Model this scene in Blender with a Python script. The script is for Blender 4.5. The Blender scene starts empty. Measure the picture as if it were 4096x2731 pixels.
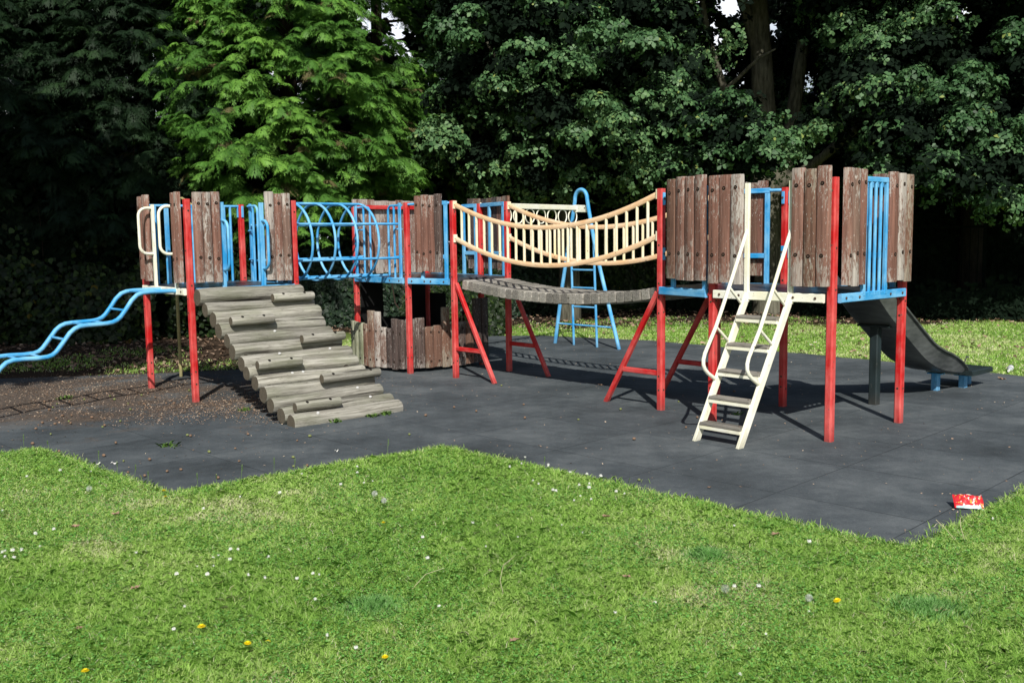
import bpy, math, random
import numpy as np
from mathutils import Vector, Matrix
random.seed(7)
RNG = np.random.default_rng(11)
SC = bpy.context.scene
COL = SC.collection
V = Vector

# ------------------------------------------------------------------ materials
def ramp_node(nt, stops, interp='LINEAR'):
    r = nt.nodes.new('ShaderNodeValToRGB'); cr = r.color_ramp; cr.interpolation = interp
    while len(cr.elements) < len(stops): cr.elements.new(0.5)
    for e, (p, c) in zip(cr.elements, stops):
        e.position = p; e.color = (c[0], c[1], c[2], 1) if hasattr(c, '__len__') else (c, c, c, 1)
    return r
class NT:
    def __init__(s, name):
        s.m = bpy.data.materials.new(name); s.m.use_nodes = True; s.t = s.m.node_tree
        s.b = s.t.nodes['Principled BSDF']; s.out = s.t.nodes['Material Output']
    def n(s, typ, **kw):
        x = s.t.nodes.new(typ)
        for k, v in kw.items(): setattr(x, k, v)
        return x
    def l(s, a, b): s.t.links.new(a, b)
    def obj(s): return s.n('ShaderNodeTexCoord').outputs['Object']
    def attr(s, name, out='Vector'): return s.n('ShaderNodeAttribute', attribute_name=name).outputs[out]
    def mapv(s, vec, sc=(1, 1, 1), rot=(0, 0, 0), loc=(0, 0, 0)):
        m = s.n('ShaderNodeMapping'); m.inputs['Scale'].default_value = sc; m.inputs['Rotation'].default_value = rot
        m.inputs['Location'].default_value = loc; s.l(vec, m.inputs['Vector']); return m.outputs[0]
    def noise(s, vec, scale=5, detail=4, rough=.55, dist=0):
        x = s.n('ShaderNodeTexNoise'); x.inputs['Scale'].default_value = scale; x.inputs['Detail'].default_value = detail
        x.inputs['Roughness'].default_value = rough; x.inputs['Distortion'].default_value = dist
        s.l(vec, x.inputs['Vector']); return x.outputs['Fac']
    def ramp(s, fac, stops, interp='LINEAR'):
        r = ramp_node(s.t, stops, interp); s.l(fac, r.inputs[0]); return r.outputs[0]
    def math(s, op, a, b=None, clamp=False):
        x = s.n('ShaderNodeMath', operation=op); x.use_clamp = clamp
        for i, q in enumerate((a, b)):
            if q is None: continue
            if hasattr(q, 'is_linked'): s.l(q, x.inputs[i])
            else: x.inputs[i].default_value = q
        return x.outputs[0]
    def mix(s, fac, a, b, mode='MIX'):
        x = s.n('ShaderNodeMix', data_type='RGBA', blend_type=mode)
        for i, q in ((0, fac), (6, a), (7, b)):
            if hasattr(q, 'is_linked'): s.l(q, x.inputs[i])
            elif hasattr(q, '__len__'): x.inputs[i].default_value = (q[0], q[1], q[2], 1)
            else: x.inputs[i].default_value = q
        return x.outputs[2]
    def bump(s, h, strength=.3, dist=.01):
        x = s.n('ShaderNodeBump'); x.inputs['Strength'].default_value = strength; x.inputs['Distance'].default_value = dist
        s.l(h, x.inputs['Height']); s.l(x.outputs[0], s.b.inputs['Normal'])
    def color(s, c):
        if hasattr(c, 'is_linked'): s.l(c, s.b.inputs['Base Color'])
        else: s.b.inputs['Base Color'].default_value = (*c, 1)
    def rough(s, r):
        if hasattr(r, 'is_linked'): s.l(r, s.b.inputs['Roughness'])
        else: s.b.inputs['Roughness'].default_value = r
    def spec(s, v): s.b.inputs['Specular IOR Level'].default_value = v

def paint(name, c, faded, chip=(.12, .10, .09), chip_amt=.70, rough=.5, fade_amt=.5, rust=None):
    m = NT(name); o = m.obj(); g = m.attr('gc')
    fade = m.noise(o, 3.1, 4); fade2 = m.noise(m.mapv(g, (18, 18, 3.0)), 1.5, 5, .65)
    f = m.ramp(m.math('ADD', m.math('MULTIPLY', fade, .6), m.math('MULTIPLY', fade2, .4)), [(fade_amt - .10, 0), (fade_amt + .14, 1)])
    col = m.mix(f, c, faded)
    dirt = m.ramp(m.noise(m.mapv(g, (30, 30, 5)), 1, 5, .7), [(.52, 0), (.75, 1)])
    col = m.mix(m.math('MULTIPLY', dirt, .30), col, [x * .45 + .01 for x in c])
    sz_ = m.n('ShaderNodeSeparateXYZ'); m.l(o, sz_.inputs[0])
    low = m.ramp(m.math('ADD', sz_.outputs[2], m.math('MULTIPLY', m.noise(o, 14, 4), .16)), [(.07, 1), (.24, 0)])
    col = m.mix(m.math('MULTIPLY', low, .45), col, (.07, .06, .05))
    scuff = m.ramp(m.noise(m.mapv(g, (40, 40, 11), loc=(5, 1, 3)), 1, 5, .75), [(.57, 0), (.66, 1)])
    col = m.mix(m.math('MULTIPLY', scuff, .38), col, [x * .3 + .02 for x in c])
    ch = m.ramp(m.noise(o, 30, 5, .7), [(chip_amt - .04, 0), (chip_amt - .02, 1)])
    col = m.mix(ch, col, chip)
    m.color(col); m.rough(m.math('ADD', m.math('MULTIPLY', f, .2), rough)); m.spec(.35)
    m.bump(m.math('ADD', m.noise(o, 60, 3), m.math('MULTIPLY', ch, -1.5)), .12, .004)
    return m.m
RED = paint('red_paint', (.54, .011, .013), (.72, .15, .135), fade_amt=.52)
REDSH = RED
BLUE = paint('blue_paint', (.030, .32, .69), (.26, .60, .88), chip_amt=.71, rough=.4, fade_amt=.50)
CREAM = paint('cream_paint', (.92, .89, .64), (.95, .94, .84), chip=(.16, .10, .05), chip_amt=.70, fade_amt=.46)
OLIVE = paint('faded_cream_pole', (.33, .29, .12), (.42, .38, .18), fade_amt=.5)
ORANGE = paint('orange_paint', (.93, .58, .31), (.97, .74, .52), fade_amt=.5, chip_amt=.69)
YELLOW = paint('pale_yellow_bars', (.90, .76, .46), (.93, .86, .68), fade_amt=.46, chip_amt=.69)
GREENBLACK = paint('black_green_paint', (.012, .02, .02), (.02, .035, .04), fade_amt=.5)
PIPE = paint('grey_steel', (.30, .30, .30), (.36, .36, .36))
def simple(name, c, rough=.6, spec=.3, var=.0, sc=20, metal=0):
    m = NT(name)
    if var:
        n = m.noise(m.obj(), sc, 4)
        m.color(m.mix(m.ramp(n, [(.3, 0), (.7, 1)]), [x * (1 - var) for x in c], [min(1, x * (1 + var)) for x in c]))
    else: m.color(c)
    m.rough(rough); m.spec(spec); m.b.inputs['Metallic'].default_value = metal
    return m.m
HOLE = simple('bolt_hole', (.012, .010, .009), .9, .1)
BOLT = simple('rusty_bolt', (.10, .06, .04), .6, .4, .4)
CAP = simple('white_cap', (.62, .62, .60), .4, .4)

def wood_painted(name, base_a, base_b, bare, peel=.56, bareend=True):
    m = NT(name); g = m.attr('gc'); r = m.attr('rnd', 'Fac')
    col = m.mix(r, base_a, base_b)
    grain = m.noise(m.mapv(g, (55, 55, 2.2)), 1, 5, .6)
    col = m.mix(m.ramp(grain, [(.35, .75), (.62, 0)]), col, [x * .35 for x in base_a])
    big = m.noise(m.mapv(g, (9, 9, 2.2), loc=(3, 1, 2)), 1, 4, .7)
    fine = m.noise(m.mapv(g, (70, 70, 17)), 1, 5, .74)
    z = m.n('ShaderNodeSeparateXYZ'); m.l(m.attr('gc'), z.inputs[0])
    mask = m.math('ADD', m.math('MULTIPLY', big, .42), m.math('MULTIPLY', fine, .58))
    mask = m.math('ADD', mask, m.math('MULTIPLY', m.math('SUBTRACT', r, .5), .07))
    if bareend:
        e = m.n('ShaderNodeSeparateXYZ'); m.l(m.attr('endf'), e.inputs[0])
        mask = m.math('ADD', mask, m.math('MULTIPLY', e.outputs[0], .11))
    pk = m.ramp(mask, [(peel, 0), (peel + .035, 1)])
    barec = m.mix(m.ramp(m.noise(m.mapv(g, (90, 90, 3)), 1, 4), [(.35, 0), (.6, 1)]), [x * .55 for x in bare], bare)
    col = m.mix(m.math('MULTIPLY', pk, .75), col, barec)
    wf = m.ramp(m.noise(m.mapv(g, (110, 110, 26), loc=(7, 7, 1)), 1, 3, .6), [(.665, 0), (.69, 1)])
    col = m.mix(m.math('MULTIPLY', wf, .8), col, (.60, .58, .54))
    m.color(col); m.rough(.78); m.spec(.2)
    m.bump(m.math('ADD', grain, m.math('MULTIPLY', fine, .6)), .55, .006)
    return m.m
PLANK = wood_painted('red_brown_peeling_planks', (.235, .115, .085), (.30, .165, .125), (.47, .42, .37), .590)
PLANKPALE = wood_painted('pale_peeling_planks', (.24, .15, .115), (.30, .20, .165), (.56, .53, .48), .545)
PLANKDARK = wood_painted('dark_brown_planks', (.085, .066, .060), (.125, .085, .072), (.34, .31, .28), .61)
PLANKBROWN = wood_painted('rust_brown_planks', (.19, .105, .075), (.235, .125, .085), (.38, .34, .27), .585)
PLANKGREEN = wood_painted('grey_green_planks', (.24, .26, .16), (.29, .30, .19), (.38, .39, .29), .55)
def wood_grey(name, light, dark, green=.25, sc=1., var=.4):
    m = NT(name); g = m.attr('gc'); r = m.attr('rnd', 'Fac')
    w = m.noise(m.mapv(g, (16, 16, 1.3)), 1, 3, .5, .6)
    grain = m.noise(m.mapv(g, (60 * sc, 60 * sc, 1.8)), 1, 6, .68, .4)
    rings = m.math('ABSOLUTE', m.math('SINE', m.math('MULTIPLY', w, 38)))
    col = m.mix(m.ramp(grain, [(.30, 0), (.62, 1)]), dark, light)
    col = m.mix(m.math('MULTIPLY', m.ramp(rings, [(0, 1), (.35, 0)]), .40), col, [x * .6 for x in dark])
    col = m.mix(m.math('MULTIPLY', m.ramp(m.noise(m.mapv(g, (5, 5, 2)), 1, 4), [(.45, 0), (.65, 1)]), green), col, (.15, .17, .09))
    crack = m.ramp(m.noise(m.mapv(g, (34 * sc, 34 * sc, .9), loc=(2, 5, 9)), 1, 3, .5), [(.32, 1), (.37, 0)])
    col = m.mix(m.math('MULTIPLY', crack, .8), col, (.03, .026, .02))
    br = m.math('ADD', m.math('MULTIPLY', r, var), 1 - var * .5)
    vm = m.n('ShaderNodeVectorMath', operation='SCALE'); m.l(col, vm.inputs[0]); m.l(br, vm.inputs['Scale'])
    m.color(vm.outputs[0]); m.rough(.82); m.spec(.2)
    m.bump(m.math('SUBTRACT', m.math('ADD', grain, m.math('MULTIPLY', rings, .3)), m.math('MULTIPLY', crack, .9)), .6, .006)
    return m.m
LOG = wood_grey('weathered_log', (.42, .405, .35), (.10, .09, .07), green=.38, sc=.55)
LOGEND = NT('log_end_grain')
_g = LOGEND.attr('gc'); _w = LOGEND.n('ShaderNodeTexWave', wave_type='RINGS', rings_direction='Z'); _w.inputs['Scale'].default_value = 60
_w.inputs['Distortion'].default_value = 3; _w.inputs['Detail'].default_value = 3
LOGEND.l(_g, _w.inputs['Vector'])
LOGEND.color(LOGEND.mix(LOGEND.math('MULTIPLY', _w.outputs['Fac'], LOGEND.noise(LOGEND.obj(), 30, 4)), (.07, .058, .042), (.24, .21, .16))); LOGEND.rough(.9); LOGEND.spec(.1)
LOGEND = LOGEND.m
BRIDGEWOOD = wood_grey('grey_bridge_planks', (.38, .36, .32), (.11, .10, .085), .12, var=.7)
TREAD = wood_grey('grey_tread', (.30, .28, .25), (.12, .11, .09), .1)
STEPEND = HOLE

# deck plate: dark chequered steel
m = NT('dark_deck_plate'); o = m.obj()
ch = m.n('ShaderNodeTexVoronoi'); ch.inputs['Scale'].default_value = 42; m.l(o, ch.inputs['Vector'])
n = m.noise(o, 3, 4)
m.color(m.mix(m.ramp(ch.outputs['Distance'], [(.15, 0), (.32, 1)]), m.mix(m.ramp(n, [(.4, 0), (.65, 1)]), (.012, .013, .018), (.03, .045, .08)), (.055, .055, .06)))
m.rough(.38); m.spec(.5); m.bump(ch.outputs['Distance'], .6, .006); DECK = m.m

# slide steel
m = NT('dull_slide_metal'); o = m.obj()
n = m.noise(o, 2.2, 5, .6); n2 = m.noise(m.mapv(o, (3, 3, 14)), 2, 4)
m.color(m.mix(m.ramp(m.math('ADD', m.math('MULTIPLY', n, .6), m.math('MULTIPLY', n2, .4)), [(.38, 0), (.62, 1)]), (.055, .06, .062), (.15, .16, .16)))
m.rough(.38); m.spec(.5); m.b.inputs['Metallic'].default_value = .3; SLIDEM = m.m

# rubber matting
m = NT('rubber_matting'); o = m.obj()
rot = m.mapv(o, (1, 1, 1), (0, 0, math.radians(45)), (.33, .18, 0))
bk = m.n('ShaderNodeTexBrick'); bk.offset = 0.0; bk.inputs['Scale'].default_value = 1
for k, v in (('Mortar Size', .006), ('Brick Width', 1.0), ('Row Height', 1.0), ('Mortar Smooth', .3), ('Bias', 0)): bk.inputs[k].default_value = v
bk.inputs['Color1'].default_value = (.32, .32, .32, 1); bk.inputs['Color2'].default_value = (.68, .68, .68, 1); bk.inputs['Mortar'].default_value = (0, 0, 0, 1)
wv = m.noise(o, 1.3, 2); wob = m.n('ShaderNodeVectorMath', operation='ADD'); sc_ = m.n('ShaderNodeVectorMath', operation='SCALE')
m.l(m.n('ShaderNodeTexNoise').outputs['Color'], sc_.inputs[0]); sc_.inputs['Scale'].default_value = .0
m.l(rot, wob.inputs[0]); m.l(sc_.outputs[0], wob.inputs[1]); m.l(wob.outputs[0], bk.inputs['Vector'])
gr = m.noise(o, 70, 6, .8); blot = m.noise(o, 1.1, 5, .6); med = m.noise(o, 9, 4, .6)
tone = m.math('ADD', m.math('ADD', m.math('MULTIPLY', gr, .24), m.math('MULTIPLY', blot, .48)), m.math('MULTIPLY', med, .15))
tc = m.n('ShaderNodeSeparateColor'); m.l(bk.outputs['Color'], tc.inputs[0])
tone = m.math('ADD', tone, m.math('MULTIPLY', tc.outputs[0], .13))
col = m.ramp(tone, [(.36, (.030, .037, .041)), (.50, (.070, .083, .091)), (.64, (.140, .156, .162))])
seamvis = m.ramp(m.noise(o, .9, 2), [(.42, .04), (.66, .55)])
col = m.mix(m.math('MULTIPLY', bk.outputs['Fac'], seamvis), col, (.016, .018, .02))
fleck = m.ramp(m.noise(o, 120, 1, .5), [(.735, 0), (.75, 1)])
col = m.mix(m.math('MULTIPLY', fleck, .5), col, (.28, .27, .24))
# earth trodden over the left side of the matting
sx = m.n('ShaderNodeSeparateXYZ'); m.l(o, sx.inputs[0])
dx = m.math('DIVIDE', m.math('ADD', sx.outputs[0], 5.2), 2.9); dy = m.math('DIVIDE', m.math('SUBTRACT', sx.outputs[1], 11.0), 1.9)
dd = m.math('SQRT', m.math('ADD', m.math('MULTIPLY', dx, dx), m.math('MULTIPLY', dy, dy)))
dmask = m.math('ADD', m.math('SUBTRACT', 1.25, dd), m.math('MULTIPLY', m.math('SUBTRACT', m.noise(o, 1.5, 7, .7), .5), 3.4))
dmask = m.ramp(dmask, [(.15, 0), (.8, 1)])
dirtc = m.ramp(m.noise(o, 34, 5, .7), [(.3, (.038, .027, .019)), (.5, (.092, .064, .044)), (.64, (.20, .140, .095)), (.75, (.34, .25, .18))])
col = m.mix(m.math('MULTIPLY', dmask, .72), col, dirtc)
m.color(col); m.rough(.85); m.spec(.25)
m.bump(m.math('ADD', gr, m.math('MULTIPLY', bk.outputs['Fac'], -2)), .35, .004); MAT = m.m

# lawn ground under the blades; brown earth towards the hedge on the left and under the far trees
m = NT('lawn_ground'); o = m.obj()
n1 = m.noise(o, 1.2, 5, .6); n2 = m.noise(o, 45, 4, .7)
gcol = m.ramp(m.math('ADD', m.math('MULTIPLY', n1, .5), m.math('MULTIPLY', n2, .5)), [(.32, (.09, .15, .03)), (.50, (.19, .28, .06)), (.66, (.36, .37, .16))])
sx = m.n('ShaderNodeSeparateXYZ'); m.l(o, sx.inputs[0])
earth = m.ramp(m.noise(o, 26, 6, .7), [(.3, (.018, .013, .009)), (.5, (.055, .038, .025)), (.66, (.12, .08, .055)), (.78, (.25, .18, .12))])
far = m.math('SUBTRACT', sx.outputs[1], m.math('MULTIPLY', sx.outputs[0], -.35))   # y + .35x
k1 = m.ramp(m.math('ADD', m.math('MULTIPLY', m.math('SUBTRACT', sx.outputs[1], 18.3), .30), m.noise(o, .9, 5, .6)), [(.38, 0), (.62, 1)])
lx = m.math('MULTIPLY', m.math('ADD', sx.outputs[0], 2.6), -.5); ly = m.math('MULTIPLY', m.math('SUBTRACT', sx.outputs[1], 11.0), .6)
k2 = m.math('MINIMUM', lx, ly); k2 = m.ramp(m.math('ADD', k2, m.math('MULTIPLY', m.math('SUBTRACT', m.noise(o, 1.1, 5, .6), .5), 1.6)), [(.15, 0), (.5, 1)])
m.color(m.mix(m.math('MAXIMUM', k1, k2), gcol, m.mix(m.math('MULTIPLY', k1, .55), earth, (.012, .009, .007)))); m.rough(.95); m.spec(.1); m.bump(n2, .8, .03); GROUND = m.m  # far earth mixed towards black: tree shade put into its colour

def leafmat(name, stops, rough=.5, spec=.35, trans=.18, tcol=(.10, .20, .02)):
    m = NT(name); r = m.attr('rnd', 'Fac')
    c = m.ramp(r, stops)
    m.color(c); m.rough(rough); m.spec(spec)
    tr = m.n('ShaderNodeBsdfTranslucent'); mixs = m.n('ShaderNodeMixShader'); mixs.inputs[0].default_value = trans
    m.l(m.mix(.5, c, tcol), tr.inputs['Color'])
    m.l(m.b.outputs[0], mixs.inputs[1]); m.l(tr.outputs[0], mixs.inputs[2]); m.l(mixs.outputs[0], m.out.inputs['Surface'])
    return m.m
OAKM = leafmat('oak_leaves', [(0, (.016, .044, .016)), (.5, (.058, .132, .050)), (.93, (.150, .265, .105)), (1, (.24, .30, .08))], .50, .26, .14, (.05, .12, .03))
OAKDM = leafmat('shade_toned_leaves', [(0, (.008, .018, .010)), (.7, (.020, .042, .022)), (1, (.05, .09, .035))], .5, .3, .10, (.03, .07, .02))  # darker copy of the oak leaves, shade put into the colour
DEEPM = leafmat('deep_shade_toned_leaves', [(0, (.004, .008, .005)), (.8, (.009, .018, .010)), (1, (.020, .032, .018))], .85, .05, .05, (.01, .03, .01))  # near-black leaves: deep shade is put into their colour
PALEM = leafmat('pale_green_leaves', [(0, (.07, .12, .02)), (.6, (.14, .22, .05)), (1, (.26, .32, .10))], .5, .3, .35, (.3, .4, .05))
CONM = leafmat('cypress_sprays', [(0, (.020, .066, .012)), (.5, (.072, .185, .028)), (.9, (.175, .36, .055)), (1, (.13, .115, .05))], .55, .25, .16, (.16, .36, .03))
COND = leafmat('shade_toned_cypress_sprays', [(0, (.003, .009, .004)), (.6, (.009, .024, .009)), (1, (.022, .05, .017))], .6, .2, .10, (.03, .08, .02))  # darker copy of the cypress sprays, shade put into the colour
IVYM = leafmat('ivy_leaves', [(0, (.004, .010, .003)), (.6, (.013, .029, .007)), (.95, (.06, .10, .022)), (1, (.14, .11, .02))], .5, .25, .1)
GRASSM = leafmat('grass_blades', [(0, (.15, .31, .06)), (.30, (.28, .51, .09)), (.62, (.47, .71, .165)), (.85, (.66, .80, .30)), (.93, (.84, .76, .54)), (1, (.88, .80, .64))], .5, .3, .46, (.60, .90, .24))
TUFTM = leafmat('bluish_tuft_blades', [(0, (.13, .33, .07)), (.6, (.25, .52, .15)), (1, (.46, .70, .30))], .45, .35, .42, (.35, .68, .16))
CLOVM = leafmat('clover_leaves', [(0, (.08, .24, .04)), (.7, (.17, .42, .08)), (1, (.32, .52, .15))], .5, .3, .2)
def bark(name, a, b):
    m = NT(name); o = m.obj()
    n = m.noise(m.mapv(o, (9, 9, 1.6)), 2, 6, .65); n2 = m.noise(o, 1.6, 4)
    m.color(m.mix(m.ramp(m.math('ADD', m.math('MULTIPLY', n, .6), m.math('MULTIPLY', n2, .4)), [(.38, 0), (.62, 1)]), a, b)); m.rough(.9); m.spec(.1); m.bump(n, .8, .03)
    return m.m
BARK = bark('oak_bark', (.040, .039, .028), (.18, .172, .13))
BARKS = bark('shade_toned_bark', (.010, .009, .007), (.035, .03, .024))  # darker copy of the bark, shade put into the colour
BARKD = bark('dark_bark', (.02, .015, .012), (.06, .045, .035))

# ------------------------------------------------------------------ mesh builder
class MB:
    """collects shapes given in world coordinates; build() links them as one mesh object"""
    def __init__(s): s.v = []; s.f = []; s.mi = []; s.g = []; s.r = []; s.e = []; s.r0 = .5; s.m0 = 0
    def add(s, vs, fs, gcs=None, mi=None, rnd=None, ends=None):
        k = len(s.v); s.v += [tuple(p) for p in vs]
        s.g += [tuple(p) for p in (gcs if gcs is not None else vs)]
        s.e += list(ends) if ends is not None else [0.] * len(vs)
        for f in fs:
            s.f.append([i + k for i in f]); s.mi.append(s.m0 if mi is None else mi); s.r.append(s.r0 if rnd is None else rnd)
    def sweep(s, pts, prof, up=V((0, 0, 1)), mi=None, rnd=None, cap=True, endmi=None, closed=False, gofs=None, scales=None):
        """prof: list of (x,y) in the cross-section; x is sideways, y is up"""
        pts = [V(p) for p in pts]; n = len(pts); k = len(prof); vs = []; gs = []; ends = []
        go = V((random.random() * 7, random.random() * 7, random.random() * 7)) if gofs is None else V(gofs)
        L = 0; tot = sum((pts[i + 1] - pts[i]).length for i in range(n - 1)) or 1
        for i, p in enumerate(pts):
            if closed: d = pts[(i + 1) % n] - pts[i - 1]
            else: d = pts[min(i + 1, n - 1)] - pts[max(i - 1, 0)]
            d.normalize(); sd = d.cross(up)
            if sd.length < 1e-4: sd = d.cross(V((1, 0, 0)))
            sd.normalize(); uu = sd.cross(d).normalized()
            if i: L += (p - pts[i - 1]).length
            q = scales[i] if scales else 1
            for x, y in prof:
                vs.append(p + sd * x * q + uu * y * q); gs.append((x + go.x, y + go.y, L + go.z))
                ends.append(max(0., 1 - min(L, tot - L) / .12))
        fs = []
        m_ = n if closed else n - 1
        for i in range(m_):
            j = (i + 1) % n
            for q in range(k):
                r = (q + 1) % k
                fs.append((i * k + q, i * k + r, j * k + r, j * k + q))
        s.add(vs, fs, gs, mi, rnd, ends)
        if cap and not closed:
            b = len(s.v) - len(vs)
            for fc, i0 in ((range(k - 1, -1, -1), 0), (range(k), (n - 1) * k)):
                # separate vertices so the end face shades flat and carries its own coordinates
                src = [i0 + q for q in fc]
                s.add([vs[q] for q in src], [list(range(k))], [(prof[q - i0][0] * 1.0, prof[q - i0][1] * 1.0, 0) for q in src], endmi if endmi is not None else mi, rnd, [1.] * k)
    def bar(s, p0, p1, w, h, ch=.006, up=V((0, 0, 1)), **kw):
        x, y, c = w / 2, h / 2, min(ch, w * .3, h * .3)
        pr = [(-x + c, -y), (x - c, -y), (x, -y + c), (x, y - c), (x - c, y), (-x + c, y), (-x, y - c), (-x, -y + c)]
        s.sweep([p0, p1], pr, V(up), **kw)
    def tube(s, pts, r, seg=10, up=V((0, 0, 1)), **kw):
        s.sweep(pts, [(r * math.cos(2 * math.pi * i / seg), r * math.sin(2 * math.pi * i / seg)) for i in range(seg)], up, **kw)
    def disc(s, c, nrm, r, h=.004, seg=10, mi=None, dome=False):
        nrm = V(nrm).normalized(); t = nrm.orthogonal().normalized(); u = nrm.cross(t); c = V(c)
        ring = [(t * math.cos(2 * math.pi * i / seg) + u * math.sin(2 * math.pi * i / seg)) for i in range(seg)]
        vs = [c + q * r for q in ring] + [c + q * r * .9 + nrm * h for q in ring]
        fs = [(i, (i + 1) % seg, seg + (i + 1) % seg, seg + i) for i in range(seg)] + [list(range(seg, 2 * seg))]
        s.add(vs, fs, mi=mi)
    def build(s, name, mats, parent=None, kind=None, label=None, smooth=True):
        if not isinstance(mats, (list, tuple)): mats = [mats]
        me = bpy.data.meshes.new(name); org = V(parent.matrix_basis.translation) if parent is not None else None
        gp = parent
        if parent is not None and parent.parent is not None: org = V(parent.parent.matrix_basis.translation)
        off = org if org is not None else V((0, 0, 0))
        me.from_pydata([V(p) - off for p in s.v], [], s.f)
        for m_ in mats: me.materials.append(m_)
        me.polygons.foreach_set('material_index', s.mi)
        a = me.attributes.new('gc', 'FLOAT_VECTOR', 'POINT'); a.data.foreach_set('vector', [c for g in s.g for c in g])
        a = me.attributes.new('endf', 'FLOAT', 'POINT'); a.data.foreach_set('value', s.e)
        a = me.attributes.new('rnd', 'FLOAT', 'FACE'); a.data.foreach_set('value', s.r)
        if smooth:
            me.polygons.foreach_set('use_smooth', [True] * len(s.f)); me.set_sharp_from_angle(angle=math.radians(38))
        me.update()
        o = bpy.data.objects.new(name, me); COL.objects.link(o)
        if parent is not None: o.parent = parent
        if kind: o['kind'] = kind
        if label: o['label'] = label
        return o
def np_mesh(name, verts, k, mat, parent=None, rnd=None, smooth=False, kind=None, orig=(0, 0, 0)):
    """verts (n*k,3): n loose faces of k corners each"""
    verts = np.asarray(verts, np.float32).reshape(-1, 3) - np.array(orig, np.float32); nf = len(verts) // k
    me = bpy.data.meshes.new(name); me.vertices.add(len(verts)); me.vertices.foreach_set('co', verts.ravel())
    me.loops.add(nf * k); me.loops.foreach_set('vertex_index', np.arange(nf * k, dtype=np.int32))
    me.polygons.add(nf); me.polygons.foreach_set('loop_start', np.arange(0, nf * k, k, dtype=np.int32))
    if rnd is not None:
        a = me.attributes.new('rnd', 'FLOAT', 'FACE'); a.data.foreach_set('value', np.asarray(rnd, np.float32))
    me.materials.append(mat); me.update(calc_edges=True)
    o = bpy.data.objects.new(name, me); COL.objects.link(o)
    if parent is not None: o.parent = parent
    if kind: o['kind'] = kind
    return o
def thing(name, loc, label, cat, group=None):
    o = bpy.data.objects.new(name, None); o.empty_display_size = .2; COL.objects.link(o); o.location = loc
    o['label'] = label; o['category'] = cat
    if group: o['group'] = group
    return o
def tag(o, label, cat, group=None):
    o['label'] = label; o['category'] = cat
    if group: o['group'] = group
    return o

# ------------------------------------------------------------------ plan of the playground (metres)
A_ = V((.7513, .66, 0)); B_ = V((-.66, .7513, 0)); Z = V((0, 0, 1))
P = {k: V((x, y, 0)) for k, (x, y) in dict(L2=(-3.43, 10.55), L1=(-4.29, 11.6), L3=(-3.37, 12.44), L4=(-2.49, 11.39),
     M1=(-1.31, 12.56), M2=(-2.11, 13.47), M3=(-1.21, 14.26), M4=(-.41, 13.35), B1=(-.7, 12.12), B2=(-.04, 12.65),
     R1=(1.47, 9.67), R7=(2.13, 10.2), R2=(1.84, 8.98), R4=(2.63, 8.08), R5=(3.51, 8.85), R6=(2.71, 9.78)).items()}
HD, HT = 1.23, 2.18
class Side:
    def __init__(s, A, B, out):
        s.A, s.B = P[A], P[B]; s.d = (s.B - s.A); s.len = s.d.length; s.d.normalize()
        n = V((s.d.y, -s.d.x, 0)); s.n = n if n.dot(V(out)) > 0 else -n
    def p(s, t, z, off=0): return s.A + s.d * t + s.n * off + Z * z
def post(par, key, h=HT, size=.068, bolts=True):
    b = MB(); p = P[key]
    b.bar(p + Z * -.02, p + Z * h, size, size, .012, up=A_)
    if bolts:
        for z in (.20, .33, .98, 1.13, 1.26, 1.62, 2.06):
            for n in (-A_, -B_, ):
                if random.random() < .55:
                    zz = z + random.uniform(-.02, .02)
                    b.disc(p + n * (size / 2 + .0005) + Z * zz, n, .011, .002, 10, mi=2); b.disc(p + n * (size / 2 + .002) + Z * zz, n, .0045, .002, 6, mi=1)
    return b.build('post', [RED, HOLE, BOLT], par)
def plank_panel(par, S, t0, t1, n, mat=PLANK, z0=1.30, z1=2.26, off=.055, th=.05, mats=None, holes=(1.55, 2.13), heights=None, name='plank_panel', tint=None):
    b = MB(); w = (t1 - t0) / n
    for i in range(n):
        t = t0 + w * (i + .5); ww = w * .5 - .0015
        ztop = (heights[i] if heights else z1) + random.uniform(-.012, .012); zb = z0 + random.uniform(-.012, .008)
        # half-round log: flat back, domed front
        pr = [(-ww, 0), (ww, 0), (ww, .016), (ww * .97, th * .55), (ww * .82, th * .84), (ww * .45, th * .98), (0, th * 1.02), (-ww * .45, th * .98), (-ww * .82, th * .84), (-ww * .97, th * .55), (-ww, .016)]
        # sweep vertical: sideways axis = dir x up ; choose up = outward normal so that profile y points outward
        lean = random.uniform(-.004, .004)
        rr = random.random() if not tint else tint[i]
        mi = mats[i] if mats else 0
        pts = [S.p(t, zb, off), S.p(t + lean, (zb + ztop) / 2, off), S.p(t + lean, ztop - .012, off), S.p(t + lean, ztop, off)]
        b.sweep(pts, pr, up=S.n, rnd=rr, mi=mi, scales=[1, 1, 1, .93])
        for z in holes or ():
            zz = z + random.uniform(-.012, .012); c = S.p(t, zz, off + th * 1.02 - .002)
            b.disc(c, S.n, .019, .0035, 10, mi=b_hole); b.disc(c + S.n * .003, S.n, .0085, .003, 8, mi=b_hole + 1)
    return b.build(name, (PANELMATS if mats or True else [mat]) , par)
PANELMATS = [PLANK, PLANKPALE, PLANKDARK, PLANKBROWN, PLANKGREEN, HOLE, BOLT]; b_hole = 5
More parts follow.
